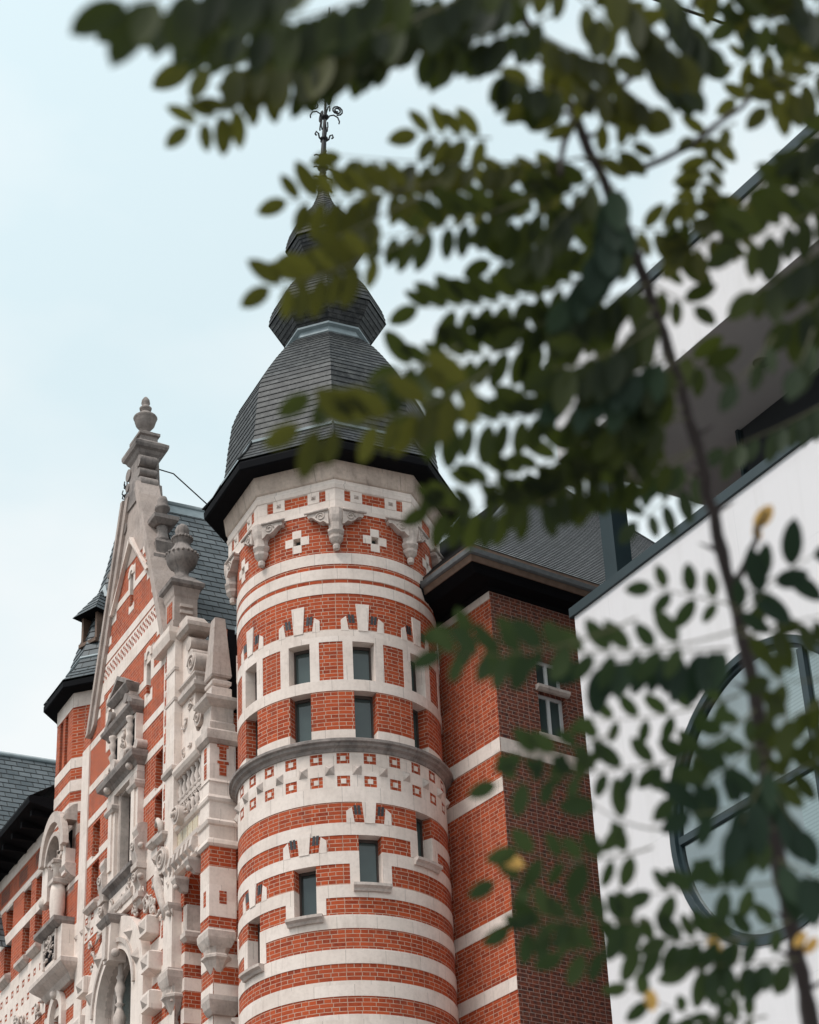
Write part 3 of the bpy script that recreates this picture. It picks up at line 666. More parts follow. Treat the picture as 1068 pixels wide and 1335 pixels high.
# ---- right bay: pier, obelisk, loggia, niche
rb = Wall(flat(-.11), FM); rb.r(.05, 1.45, 0, 16.1, 'brickwork'); lay_bands(rb, .05, 1.45, 0, 15.4)
rb.r(.56, 1.30, 12.0, 15.52, None); rb.r(.40, 1.45, 15.52, 16.1, 0)
B = rb.make(depth=.34); build_all(B, house, base_name)
def arch_wall(mb, c, r, zs, s0, s1, zt, o, dep, mw, mi, n=14, rise=1.0):       # wall piece over an arch, with its soffit
    for k in range(n):
        a0, a1 = PI-PI*k/n, PI-PI*(k+1)/n
        p0 = (c+r*math.cos(a0), zs+rise*r*math.sin(a0)); p1 = (c+r*math.cos(a1), zs+rise*r*math.sin(a1))
        t0 = s0 if k == 0 else p0[0]; t1 = s1 if k == n-1 else p1[0]
        if k == 0: mb.add([(s0, o, zs), (p0[0], o, zs), (p1[0], o, p1[1]), (p1[0], o, zt), (s0, o, zt)], [(0, 1, 2, 3, 4)], mw)
        elif k == n-1: mb.add([(p0[0], o, p0[1]), (p1[0], o, zs), (s1, o, zs), (s1, o, zt), (p0[0], o, zt)], [(0, 1, 2, 3, 4)], mw)
        else: mb.add([(p0[0], o, p0[1]), (p1[0], o, p1[1]), (p1[0], o, zt), (p0[0], o, zt)], [(0, 1, 2, 3)], mw)
        mb.quad((p0[0], o, p0[1]), (p1[0], o, p1[1]), (p1[0], o-dep, p1[1]), (p0[0], o-dep, p0[1]), mi)
def arch_ring(mb, c, r0, r1, zs, o0, o1, m, n=14, rise=1.0, a_from=0, a_to=PI):
    for k in range(n):
        a0, a1 = a_to+(a_from-a_to)*k/n, a_to+(a_from-a_to)*(k+1)/n
        P = [(c+r*math.cos(a), o, zs+rise*r*math.sin(a)) for o in (o0, o1) for r, a in ((r0, a0), (r0, a1), (r1, a1), (r1, a0))]
        mb.add(P, [(4, 5, 6, 7), (0, 1, 5, 4), (1, 2, 6, 5), (2, 3, 7, 6), (3, 0, 4, 7)], m)
aw = MB(); arch_wall(aw, .93, .37, 15.52, .40, 1.45, 16.1, -.11, .34, 'stone', 'brick', rise=1.2); aw.build('niche_head', house)
ar = MB(); arch_ring(ar, .93, .37, .56, 15.52, -.13, -.085, 'brick', 12, 1.2); ar.build('brick_arch', house)
nb = Wall(flat(-.45), FM); nb.r(.5, 1.36, 12, 16.0, 'brickwork'); lay_bands(nb, .5, 1.36, 12, 16); B = nb.make(); build_all(B, house, lambda k: 'niche_'+base_name(k))
nj = MB(); nj.rings([(14.86, 1.16, 1.34, -.42, -.09), (14.92, 1.12, 1.36, -.42, -.04), (15.0, 1.12, 1.36, -.42, -.04), (15.05, 1.18, 1.34, -.42, -.09), (15.5, 1.18, 1.34, -.42, -.09)], 'stone_c'); nj.build('impost', house)
pier = MB(); pr_ = (-.04, .34, -.47, .0)
def pbox(z0, z1, m, g=0, mb=pier): mb.box(pr_[0]-g, pr_[1]+g, pr_[2]-g, pr_[3]+g, z0, z1, m)
pbox(14.62, 14.84, 'brick'); pbox(14.84, 15.70, 'stone', .004); pbox(15.70, 16.06, 'brick'); pier.build('pier', house)
pb_ = MB()
pb_.rings([(16.06, -.05, .36, -.48, .01), (16.10, -.08, .4, -.52, .05), (16.16, -.07, .4, -.51, .04), (16.2, -.05, .36, -.48, .01), (16.42, -.05, .36, -.48, .01), (16.44, -.08, .4, -.51, .04), (16.5, -.09, .4, -.52, .06), (16.55, -.05, .36, -.48, .01), (16.84, -.05, .36, -.48, .01), (16.87, -.07, .4, -.5, .04), (16.92, -.08, .4, -.51, .05), (16.98, -.05, .36, -.48, .02), (17.2, -.04, .36, -.47, .01), (17.22, -.06, .36, -.49, .03), (17.27, -.04, .34, -.47, .0), (17.92, -.04, .34, -.47, .0)], 'stone'); pb_.build('pier_shaft', house)
cr_ = MB()
cr_.rings([(17.92, -.06, .36, -.49, .02), (17.98, -.12, .42, -.55, .08), (18.14, -.12, .42, -.55, .08), (18.2, -.05, .35, -.46, .0), (18.32, -.05, .35, -.46, .0), (18.36, -.02, .32, -.44, -.03), (18.62, -.02, .32, -.44, -.03), (18.66, -.08, .38, -.5, .04), (18.72, -.15, .45, -.57, .11), (18.78, -.16, .46, -.58, .12), (18.83, -.06, .36, -.46, .0), (18.86, -.02, .32, -.41, -.04), (19.0, -.02, .32, -.41, -.04), (19.02, .0, .3, -.39, -.06)], 'stone_c'); cr_.build('pier_cap', house)
obk = MB(); obk.sq(.15, -.225, [(.12, 19.02), (.175, 19.07), (.18, 19.13), (.12, 19.19), (.13, 19.21)], 'stone_c'); obk.sq(.15, -.225, [(.17, 19.21), (.185, 19.25), (.18, 19.28), (.095, 20.40), (.0, 20.46)], 'stone_g'); obk.build('obelisk', house)
pin = MB()
for z0 in (15.05, 17.32, 17.62):
    pin.box(.1, .2, -.005, .007, z0, z0+.26, 'brick'); pin.box(-.047, -.038, -.30, -.17, z0+.02, z0+.24, 'brick')
    if z0 > 17: pin.box(-.0475, -.038, -.34, -.13, z0+.24, z0+.29, 'brick')
pin.build('brick_inlay', house)
def pendant(c, y, zt, w, nm):
    k = MB(); k.sq(c, y, [(w*.9, zt-.30), (w*1.0, zt-.26), (w*1.18, zt-.16), (w*1.22, zt-.05), (w*1.12, zt-.02), (w*1.12, zt)], 'stone_c')
    k.lathe(c, y, [(.01, zt-.98), (w*.3, zt-.96), (w*.38, zt-.88), (w*.24, zt-.82), (w*.30, zt-.76), (w*.52, zt-.70), (w*1.02, zt-.52), (w*1.25, zt-.48), (w*1.25, zt-.44), (w*1.0, zt-.40), (w*1.05, zt-.34), (w*1.15, zt-.30)], 'stone_c', 8, False, rad(22.5)); k.build(nm, house)
pendant(.15, -.2, 14.64, .2, 'pier_corbel'); pendant(1.6, -.06, 14.45, .19, 'pilaster_corbel'); pendant(6.4, -.1, 14.45, .18, 'pilaster_corbel')
fz = MB(); s1 = 1.95
fz.prism_x([(-.3, 16.1), (.0, 16.1), (.05, 16.14), (.05, 16.2), (.0, 16.24), (.0, 16.46), (.04, 16.48), (.06, 16.54), (.0, 16.58), (-.02, 16.58), (-.02, 16.86), (.03, 16.88), (.06, 16.94), (.0, 17.0), (-.3, 17.0)], .36, s1, 'stone'); fo = fz.build('frieze', house)
mz = MB()
for k in range(6): mz.box(.52+.23*k, .52+.23*k+.19, -.02, -.008, 16.61, 16.83, 'mosaic')
mz.build('mosaic_panel', fo)
fc = MB()
for k in range(7): fc.rings([(16.16, .5+.2*k, .5+.2*k+.07, -.0, .06), (16.25, .48+.2*k, .48+.2*k+.11, 0, .13), (16.42, .48+.2*k, .48+.2*k+.11, 0, .1)], 'stone_c')
fc.build('dentils', fo)
for sx, zz in ((.62, 16.02), (1.2, 15.9), (1.52, 15.55)):
    k = MB(); k.rings([(zz-.2, sx-.05, sx+.05, -.1, .0), (zz-.08, sx-.07, sx+.07, -.1, .12), (zz, sx-.1, sx+.1, -.1, .16), (zz+.05, sx-.1, sx+.1, -.1, .16)], 'stone_c'); k.ball((sx, .1, zz-.12), .055, 'stone_c', 8); k.build('console', house)
bl = MB()
bl.prism_x([(-.3, 17.86), (.02, 17.86), (.07, 17.9), (.1, 17.96), (.1, 18.02), (.04, 18.06), (-.3, 18.06)], .36, 1.45, 'stone')
bl.box(.36, 1.45, -.30, -.26, 17.0, 17.86, 'soffit')  # near-black back sheet paints the shade in the gaps between balusters
for k in range(6):
    s_ = .46+.19*k
    bl.lathe(s_, -.06, [(.05, 17.42), (.07, 17.46), (.035, 17.52), (.065, 17.62), (.03, 17.76), (.06, 17.84), (.06, 17.87)], 'stone_c', 8)
    bl.spiral(s_+.05, 17.32, .08, -.04, 'stone_c', 1.2, .02); bl.lathe(s_, -.06, [(.06, 17.0), (.06, 17.04), (.03, 17.1), (.06, 17.2), (.03, 17.3)], 'stone_c', 8)
bl.prism_x([(-.1, 17.36), (-.02, 17.36), (-.02, 17.43), (-.1, 17.43)], .36, 1.45, 'stone_c'); bl.build('balustrade', house)
sc = MB()      # scrolls lying in front of the balustrade and beside the pilaster
sc.disc_y(1.12, 17.05, .17, -.02, .16, 'stone_c', 18); sc.spiral(1.12, 17.05, .15, .17, 'stone_c', 1.8, .02); sc.ball((1.12, .2, 17.05), .05, 'stone_c', 8)
sc.disc_y(1.88, 16.52, .24, .0, .12, 'stone_c', 20); sc.spiral(1.88, 16.52, .21, .13, 'stone_c', 1.9, .026)
sc.tube([(2.05, .06, 16.45), (2.1, .07, 16.2), (1.98, .08, 15.95), (1.85, .08, 15.7), (1.8, .07, 15.45)], [.1, .11, .09, .07, .03], 'stone_c', 8)
sc.rings([(16.86, 1.8, 2.05, -.01, .12), (16.95, 1.7, 2.15, -.01, .18), (17.0, 1.7, 2.15, -.01, .18), (17.05, 1.8, 2.0, -.01, .1)], 'stone_c')
sc.tube([(1.95, .08, 17.02), (1.98, .1, 17.25), (2.1, .1, 17.36), (2.2, .1, 17.28)], [.07, .06, .05, .03], 'stone_c', 8)
scroll_relief(sc, 1.5, 2.3, 15.5, 16.5, .06, 9, seed=3, big=.09); scroll_relief(sc, .5, 1.3, 16.95, 17.15, .05, 4, seed=9, big=.08); sc.build('scroll_ornament', house)
vw = MB()      # volute wing between gable edge and pier
vw.prism_y([(1.5, 18.06), (.36, 18.06), (.36, 18.6), (.5, 18.5), (.66, 18.45), (.78, 18.52), (.84, 18.7), (.84, 19.3), (.72, 19.36), (.72, 19.6), (.86, 19.66), (.95, 19.95), (1.1, 20.2), (1.1, 20.5), (1.2, 20.6), (1.5, 20.6)], -.4, -.08, 'stone')
vw.disc_y(.66, 18.72, .16, -.36, -.05, 'stone_c', 16); vw.disc_y(.88, 19.88, .2, -.42, -.02, 'stone_c', 20); vw.disc_y(1.08, 20.36, .13, -.40, -.04, 'stone_c', 16); vw.disc_y(1.0, 20.12, .1, -.4, -.05, 'stone_c', 14)
vw.spiral(.88, 19.88, .17, -.01, 'stone_c', 1.8, .02); vw.spiral(.66, 18.72, .13, -.04, 'stone_c', 1.6, .018)
vw.rings([(19.3, .7, 1.46, -.42, -.03), (19.36, .64, 1.46, -.46, .02), (19.44, .64, 1.46, -.46, .02), (19.48, .72, 1.46, -.4, -.04), (19.56, .72, 1.46, -.4, -.04), (19.6, .68, 1.46, -.43, .0), (19.64, .68, 1.46, -.43, .0)], 'stone_c')
scroll_relief(vw, .95, 1.4, 18.2, 19.2, -.07, 8, seed=5, big=.08); vw.build('volute_wing', house)
sp_ = MB(); sp_.rings([(20.6, .95, 1.5, -.42, .0), (20.66, .88, 1.5, -.46, .06), (20.74, .88, 1.5, -.46, .06), (20.8, 1.0, 1.5, -.4, -.02), (21.0, 1.2, 1.55, -.38, -.04)], 'stone_c'); sp_.build('volute_cap', house)
# return wall of the bay towards the tower (facing down the street)
rw = Wall(lambda u, v, o: (.05-o, u, v), FM); rw.r(-9.0, -.11, 0, 20.2, 'brickwork'); lay_bands(rw, -9.0, -.11, 0, 18.3)
rw.r(-9, -.36, 18.6, 20.2, 'slate_hanging'); rw.mats['slate_hanging'] = 'soffit'; B = rw.make(); build_all(B, house, lambda k: 'return_'+base_name(k))
gt = MB(); gt.box(-.12, .05, -9, -.5, 20.12, 20.26, 'lead'); gt.box(-.5, .05, -1.6, -.5, 18.02, 18.16, 'stone_c'); gt.build('gutter', house)
lg = MB(); lg.rings([(13.22, -.03, .2, -.45, -.06), (13.3, -.08, .2, -.5, .0), (13.42, -.14, .2, -.56, .04), (13.5, -.14, .2, -.56, .04)], 'stone_c'); lg.build('corner_ledge', house)
# ---- central window with pilasters, brackets, pediments
WX = 3.88
for sg in (-1, 1):
    cw = MB(); X = lambda s_: WX+sg*(s_-WX); a, b = sorted((X(3.1), X(3.46)))
    cw.box(a, b, -.02, .12, 17.05, 18.44, 'stone'); a2, b2 = sorted((X(3.2), X(3.36))); cw.box(a2, b2, .12, .155, 17.3, 18.42, 'stone')
    cw.rings([(18.42, a-.01, b+.01, 0, .16), (18.48, a-.04, b+.03, 0, .2), (18.54, a-.04, b+.03, 0, .2), (18.58, a-.01, b+.01, 0, .15), (18.741, a-.01, b+.01, 0, .15)], 'stone_c')
    a3, b3 = sorted((X(3.46), X(3.56))); cw.box(a3, b3, -.2, .06, 17.05, 18.741, 'stone_c'); cw.build('pilaster', house)
ln = MB(); ln.box(3.1, 4.66, -.02, .14, 18.742, 18.86, 'stone')
ln.rings([(18.86, 3.08, 4.68, -.02, .15), (18.92, 3.02, 4.74, -.02, .2), (18.97, 2.94, 4.82, -.02, .30), (19.05, 2.92, 4.84, -.02, .32), (19.09, 2.92, 4.84, -.02, .32), (19.13, 3.0, 4.76, -.02, .24)], 'stone_w')
for k in range(2): ln.ball((3.3+1.16*k, .22, 18.9), .075, 'stone_c', 10)
ln.build('window_cornice', house)
ub = MB(); ub.box(3.22, 4.54, -.02, .14, 19.13, 19.96, 'stone')
for sx in (3.42, 4.34):
    ub.box(sx-.14, sx+.14, .13, .143, 19.34, 19.88, 'soffit')  # near-black plate on the solid block, shade painted behind each baluster
    ub.lathe(sx, .17, [(.08, 19.24), (.09, 19.3), (.045, 19.36), (.055, 19.42), (.09, 19.52), (.045, 19.6), (.055, 19.66), (.09, 19.76), (.055, 19.84), (.09, 19.9), (.09, 19.95)], 'stone_c', 12)
    ub.disc_y(sx+.22 if sx < 4 else sx-.22, 19.26, .12, .12, .26, 'stone_c', 14)
ub.disc_y(3.06, 19.24, .1, .0, .2, 'stone_c', 12); ub.disc_y(4.7, 19.24, .1, .0, .2, 'stone_c', 12)
scroll_relief(ub, 3.7, 4.06, 19.2, 19.85, .15, 9, seed=11, big=.09)
ub.build('balustrade_panel', house)
PX = 3.96
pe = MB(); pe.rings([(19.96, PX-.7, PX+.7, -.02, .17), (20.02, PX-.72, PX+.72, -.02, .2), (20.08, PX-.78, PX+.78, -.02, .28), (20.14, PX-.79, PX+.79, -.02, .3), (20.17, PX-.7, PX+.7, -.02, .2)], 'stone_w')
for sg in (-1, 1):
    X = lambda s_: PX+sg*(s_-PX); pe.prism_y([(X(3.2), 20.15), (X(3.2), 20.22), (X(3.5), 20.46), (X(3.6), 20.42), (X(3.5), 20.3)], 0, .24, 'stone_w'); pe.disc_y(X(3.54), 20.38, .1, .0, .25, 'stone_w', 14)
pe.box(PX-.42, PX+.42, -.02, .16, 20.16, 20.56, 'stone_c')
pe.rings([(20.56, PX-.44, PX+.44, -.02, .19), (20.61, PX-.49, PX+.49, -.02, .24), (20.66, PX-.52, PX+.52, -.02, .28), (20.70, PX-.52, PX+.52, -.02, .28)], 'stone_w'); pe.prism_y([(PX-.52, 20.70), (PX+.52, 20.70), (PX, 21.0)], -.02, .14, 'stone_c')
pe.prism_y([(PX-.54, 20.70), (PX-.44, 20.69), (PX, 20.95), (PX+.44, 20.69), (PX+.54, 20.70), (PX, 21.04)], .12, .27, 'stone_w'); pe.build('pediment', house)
wf = MB()
for a, b, c, d in ((3.56, 3.61, 17.1, 18.74), (4.15, 4.2, 17.1, 18.74), (3.85, 3.9, 17.1, 18.74), (3.61, 3.85, 18.2, 18.25), (3.9, 4.15, 18.2, 18.25)): wf.box(a, b, -.16, -.11, c, d, 'frame')
lin = MB(); lin.box(3.555, 3.585, -.13, .05, 17.1, 18.74, 'stone_c'); lin.box(4.175, 4.205, -.13, .05, 17.1, 18.74, 'stone_c'); lin.box(3.585, 4.175, -.13, .05, 18.70, 18.745, 'stone_c'); lin.build('window_lining', house)
wo = wf.build('window', house); p = MB(); p.quad((3.56, -.14, 17.1), (4.2, -.14, 17.1), (4.2, -.14, 18.74), (3.56, -.14, 18.74), 'glass'); p.build('pane', wo)
sl_ = MB(); sl_.rings([(16.78, 3.3, 4.5, -.02, .1), (16.86, 3.22, 4.56, -.02, .13), (16.93, 3.14, 4.62, -.02, .22), (17.0, 3.14, 4.62, -.02, .22), (17.05, 3.2, 4.56, -.02, .16)], 'stone_w'); sl_.box(3.2, 4.56, -.02, .1, 16.3, 16.78, 'stone'); sl_.rings([(16.42, 3.3, 4.46, .08, .12), (16.5, 3.3, 4.46, .08, .15), (16.56, 3.3, 4.46, .08, .15), (16.6, 3.3, 4.46, .08, .12)], 'stone_c')
scroll_relief(sl_, 3.4, 4.4, 16.4, 16.75, .11, 8, seed=21, big=.08); sl_.build('window_sill', house)
for sg in (-1, 1):
    X = lambda s_: WX+sg*(s_-WX); k = MB(); a, b = sorted((X(2.9), X(3.14)))
    k.prism_x([(0, 16.1), (.07, 16.14), (.13, 16.3), (.1, 16.46), (.15, 16.56), (.19, 16.7), (.13, 16.82), (.17, 16.92), (.22, 17.1), (.235, 17.3), (.16, 17.42), (.2, 17.52), (.18, 17.62), (.08, 17.66), (0, 17.66)], a, b, 'stone_c')
    k.box(a-.03, b+.03, 0, .2, 16.78, 16.88, 'stone_c'); k.box(a-.03, b+.03, 0, .16, 16.24, 16.34, 'stone_c')
    for zz in (17.2, 16.62): k.spiral((a+b)/2, zz, .1, .23 if zz > 17 else .19, 'stone_c', 1.5, .022); k.ball((X(2.88), .12, zz), .06, 'stone_c', 8)
    k.build('scroll_bracket', house)
# ---- big arch
ba = MB(); arch_wall(ba, 4.0, .9, 14.72, 2.9, 5.1, 15.7, .0, .3, 'stone_c', 'stone_c', 18); ba.build('arch_wall', house)
sr = MB(); arch_ring(sr, 4.0, .9, 1.48, 14.72, -.02, .17, 'stone', 20); arch_ring(sr, 4.0, 1.02, 1.1, 14.72, .15, .21, 'stone_c', 20)
for sg in (-1, 1): a, b = sorted((4+sg*.9, 4+sg*1.48)); sr.box(a, b, -.3, .17, 12.0, 14.72, 'stone')
sr.build('arch_surround', house)
for a in (20, 52, 128, 160):
    for q in (1.24,):
        w = rad(a); c = (4+q*math.cos(w), 14.72+q*math.sin(w)); k = MB()
        t = (-math.sin(w), math.cos(w)); n_ = (math.cos(w), math.sin(w)); P = [(c[0]+n_[0]*x+t[0]*y, .165, c[1]+n_[1]*x+t[1]*y) for x, y in ((-.09, -.13), (.09, -.13), (.09, .13), (-.09, .13))]
        k.add(P+[(c[0]+t[0]*.02, .29, c[1]+t[1]*.02)], [(0, 1, 4), (1, 2, 4), (2, 3, 4), (3, 0, 4)], 'stone_c'); k.build('diamond_stud', house)
for sg in (-1, 1):
    for zz, q in ((15.5, 1.6), (14.82, 1.74), (14.12, 1.78)):
        k = MB(); c = 4+sg*q; k.rings([(zz-.18, c-.18, c+.18, 0, .16), (zz-.16, c-.19, c+.19, 0, .24), (zz+.14, c-.19, c+.19, 0, .24), (zz+.17, c-.16, c+.16, 0, .16)], 'stone'); k.add([(c-.12, .24, zz-.1), (c+.12, .24, zz-.1), (c+.12, .24, zz+.1), (c-.12, .24, zz+.1), (c, .32, zz)], [(0, 1, 4), (1, 2, 4), (2, 3, 4), (3, 0, 4)], 'stone_c'); k.build('rusticated_block', house)
ks = MB(); ks.prism_y([(3.86, 15.4), (4.14, 15.4), (4.22, 16.06), (3.78, 16.06)], 0, .32, 'stone'); ks.prism_y([(3.93, 15.44), (4.07, 15.44), (4.1, 16.02), (3.9, 16.02)], .32, .37, 'stone_c')
ks.rings([(16.06, 3.77, 4.23, 0, .33), (16.11, 3.72, 4.28, 0, .38), (16.19, 3.69, 4.31, 0, .42), (16.24, 3.74, 4.26, 0, .36)], 'stone_w'); ks.ball((3.74, .24, 15.5), .08, 'stone_c', 8); ks.build('keystone', house)
scr = MB(); scroll_relief(scr, 2.3, 3.3, 15.7, 16.4, .06, 12, seed=31, big=.11); scroll_relief(scr, 4.8, 5.7, 15.7, 16.4, .06, 12, seed=32, big=.11); scr.build('carved_foliage', house)
aw_ = MB(); arch_ring(aw_, 4.0, .74, .9, 14.72, -.24, -.12, 'stone_c', 16); aw_.box(3.1, 3.26, -.24, -.12, 12, 14.72, 'stone_c'); aw_.box(4.74, 4.9, -.24, -.12, 12, 14.72, 'stone_c')
aw_.lathe(4.0, .04, [(.12, 13.2), (.14, 13.6), (.12, 13.9), (.07, 14.0), (.10, 14.06), (.06, 14.12), (.06, 14.2), (.1, 14.3), (.12, 14.42), (.07, 14.55), (.05, 14.62), (.09, 14.66), (.05, 14.7), (.06, 14.8), (.10, 14.96), (.05, 15.1), (.08, 15.16), (.05, 15.2), (.05, 15.62)], 'stone_c', 12); awo = aw_.build('arch_window', house)
p = MB(); p.add([(4+.8*math.cos(PI*k/12), -.22, 14.72+.78*math.sin(PI*k/12)) for k in range(13)]+[(3.2, -.22, 12), (4.8, -.22, 12)], [tuple(range(13))+(13, 14)], 'glass'); p.build('pane', awo)
bs = MB(); bs.rings([(13.55, 2.4, 5.6, -.02, .2), (13.62, 2.3, 5.7, -.02, .28), (13.7, 2.3, 5.7, -.02, .28), (13.74, 2.4, 5.6, -.02, .2)], 'stone_c')
for c in (2.65, 5.35): bs.lathe(c, .1, [(.05, 13.1), (.18, 13.2), (.24, 13.35), (.2, 13.5), (.24, 13.56)], 'stone_c', 12)
bs.build('arch_sill', house)
# ---- roof of the gabled bay
rf = MB(); ZR, ZE = 25.1, 20.2; D0, D1 = -.5, -12
rf.slate((1.15, D1, ZE), (1.15, D0, ZE), (4, D0, ZR), (4, D1, ZR), .19, 'slate'); rf.slate((6.85, D0, ZE), (6.85, D1, ZE), (4, D1, ZR), (4, D0, ZR), .19, 'slate')
ro = rf.build('roof', house)
rl = MB(); rl.tube([(4, D0-.02, ZR+.02), (4, D1, ZR+.02)], .06, 'lead', 8)
rl.quad((3.82, D0, ZR-.28), (3.82, D1, ZR-.28), (4, D1, ZR+.035), (4, D0, ZR+.035), 'lead'); rl.box(2.85, 2.93, -2.0, -1.93, 23.1, 24.1, 'lead'); rl.build('ridge_lead', ro)
ab = MB(); ab.prism_y([(2.6, 22.75), (2.52, 22.75), (4.0, 25.4), (4.0, 25.25)], -1.35, -1.0, 'lead') if False else None
# ------------------------------------------------------------------ corner turret
TC = (7.83, -1.2)
turret = thing('stair_turret', 'narrow eight sided brick turret with a steep slate spire beside the gable', 'turret', (FO[0]+TC[0]*math.cos(FR)-TC[1]*math.sin(FR), FO[1]+TC[0]*math.sin(FR)+TC[1]*math.cos(FR), 0), FR)
TRI = 1.2; TRC = TRI/math.cos(rad(22.5)); TV = [rad(22.5+45*k) for k in range(8)]
def tp(a, r, zz): return (r*math.cos(a), r*math.sin(a), zz)
def oct2(mb, prof, m):
    vs = []; fs = []; n = len(prof)
    for r, zz in prof: vs += [tp(a, r, zz) for a in TV]
    for i in range(n-1):
        for k in range(8): fs.append((8*i+k, 8*i+(k+1) % 8, 8*i+8+(k+1) % 8, 8*i+8+k))
    fs += [tuple(range(7, -1, -1)), tuple(8*(n-1)+k for k in range(8))]; mb.add(vs, fs, m)
for k in range(8):
    a, b = Vector(tp(TV[k], TRC, 0)), Vector(tp(TV[(k+1) % 8], TRC, 0)); nn = ((a+b)/2).normalized(); ln_ = (b-a).length
    wl = Wall((lambda a, b, nn, ln_: lambda u, v, o: tuple(a.lerp(b, u/ln_)+nn*o+Vector((0, 0, v))))(a, b, nn, ln_), {'brickwork': 'brick_rt', '*': 'stone_rt'})
    wl.r(0, ln_, 18.2, 22.0, 'brickwork')
    for i, (c, d) in enumerate(((20.62, 20.84), (20.12, 20.36), (19.66, 19.88), (19.16, 19.4), (18.66, 18.9))): wl.r(0, ln_, c, d, 'stone_band#%d' % i)
    wl.r(0, ln_, 21.98, 22.34, 'stone_head')
    if k == 1:
        for c in (.3, .62): wl.r(c-.09, c+.09, 20.86, 21.95, None)
    B = wl.make(depth=.2); build_all(B, turret, base_name)
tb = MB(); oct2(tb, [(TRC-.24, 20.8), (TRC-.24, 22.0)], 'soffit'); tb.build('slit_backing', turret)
te = MB(); oct2(te, [(1.25, 22.3), (1.58, 22.32), (1.6, 22.34), (1.6, 22.46), (1.5, 22.5)], 'soffit'); te.build('eaves', turret)
tr_ = MB(); prof = [(1.6, 22.5), (1.3, 22.85), (1.12, 23.2), (.97, 23.7), (.72, 24.5), (.40, 25.7), (.14, 26.9), (.05, 27.3)]; acc = 0
for i in range(len(prof)-1):
    (r0, z0), (r1, z1) = prof[i], prof[i+1]
    for k in range(8): tr_.slate(tp(TV[k], r0, z0), tp(TV[(k+1) % 8], r0, z0), tp(TV[(k+1) % 8], r1, z1), tp(TV[k], r1, z1), .17, 'slate', .012)
tro = tr_.build('spire', turret)
tl = MB(); oct2(tl, [(1.16, 23.14), (1.18, 23.16), (1.16, 23.2), (1.1, 23.22)], 'lead')
tl.lathe(0, 0, [(.12, 27.0), (.09, 27.2), (.06, 27.3)], 'lead', 10); tl.tube([(0, 0, 27.2), (0, 0, 28.2)], [.03, .012], 'iron', 6)
for zz, r in ((27.35, .1), (27.6, .14), (27.85, .09)):
    tl.ball((0, 0, zz), r*.5, 'iron', 8)
    for k in range(4): w = k*PI/2+.4; tl.tube([(0, 0, zz-.08), (r*math.cos(w), r*math.sin(w), zz), (r*.8*math.cos(w), r*.8*math.sin(w), zz+.1)], .015, 'iron', 5)
tl.build('spire_finial', turret)
# small gablet dormer on the spire, on the face looking along the street
dm = MB(); w = rad(112.5); e = Vector((math.cos(w), math.sin(w), 0)); t = Vector((-e.y, e.x, 0))
def dp(x, y, zz): q = e*x+t*y; return (q.x, q.y, zz)
def dbox(x0, x1, y0, y1, z0, z1, m):
    P = [dp(x, y, zz) for zz in (z0, z1) for x, y in ((x0, y0), (x1, y0), (x1, y1), (x0, y1))]; dm.add(P, [(3, 2, 1, 0), (4, 5, 6, 7), (0, 1, 5, 4), (1, 2, 6, 5), (2, 3, 7, 6), (3, 0, 4, 7)], m)
dbox(.5, .95, -.24, -.18, 23.62, 24.3, 'wood'); dbox(.5, .95, .18, .24, 23.62, 24.3, 'wood'); dbox(.5, .6, -.18, .18, 23.6, 24.3, 'soffit'); dbox(.5, 1.0, -.26, .26, 23.55, 23.63, 'wood')
A_ = [dp(1.1, -.36, 24.26), dp(1.1, .36, 24.26), dp(.3, .36, 24.26), dp(.3, -.36, 24.26), dp(.62, 0, 25.0), dp(.35, 0, 25.0)]
dm.add(A_, [(3, 2, 1, 0)], 'soffit'); dm.slate(A_[0], A_[1], A_[4], A_[4], .15, 'slate', .01); dm.slate(A_[1], A_[2], A_[5], A_[4], .15, 'slate', .01); dm.slate(A_[3], A_[0], A_[4], A_[5], .15, 'slate', .01)
dm.lathe(e.x*.55, e.y*.55, [(.2, 24.78), (.01, 25.15)], 'lead', 4, False); dm.build('dormer', turret)
# turret base: flush with the street front, with the stone aedicule
aed = thing('stone_aedicule', 'pale carved stone arched surround on a stubby column at the foot of the turret', 'stonework', FO, FR)
tw = Wall(flat(), FM); tw.r(6.56, 8.35, 0, 19.0, 'brickwork'); lay_bands(tw, 6.56, 8.35, 0, 15.9); lay_bands(tw, 6.56, 8.35, 18.5, 19.0); tw.r(6.56, 8.35, 16.3, 17.12, 'stone_panel'); tw.r(6.56, 8.35, 18.0, 18.1, 'stone_band#z')
tw.r(7.2, 7.75, 13.2, 15.6, None); B = tw.make(depth=.35); build_all(B, aed, base_name)
cb = MB(); cb.box(6.6, 8.3, -1.2, -.36, 0.2, 19.2, 'brick'); cb.build('core_wall', aed)
ac = MB(); arch_wall(ac, 7.5, .42, 18.72, 6.86, 8.26, 19.3, .2, .3, 'stone', 'stone_c', 14, 1.1); arch_ring(ac, 7.5, .56, .74, 18.78, .18, .30, 'stone_c', 18, 1.22); arch_ring(ac, 7.5, .42, .5, 18.72, .19, .26, 'stone_c', 14, 1.1)
ac.box(6.86, 8.26, -.02, .0, 17.9, 19.3, 'stone'); ac.box(7.92, 8.26, .0, .2, 18.0, 18.72, 'stone'); ac.box(6.86, 7.08, .0, .2, 18.2, 18.72, 'stone')
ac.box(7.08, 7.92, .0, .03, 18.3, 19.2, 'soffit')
ac.prism_x([(0, 18.12), (.1, 18.16), (.2, 18.26), (.24, 18.34), (.2, 18.4), (0, 18.4)], 6.8, 7.1, 'stone_c'); ac.prism_x([(0, 19.3), (.22, 19.3), (.26, 19.38), (.2, 19.44), (.22, 19.5), (.1, 19.62), (0, 19.66)], 6.82, 7.1, 'stone_c')
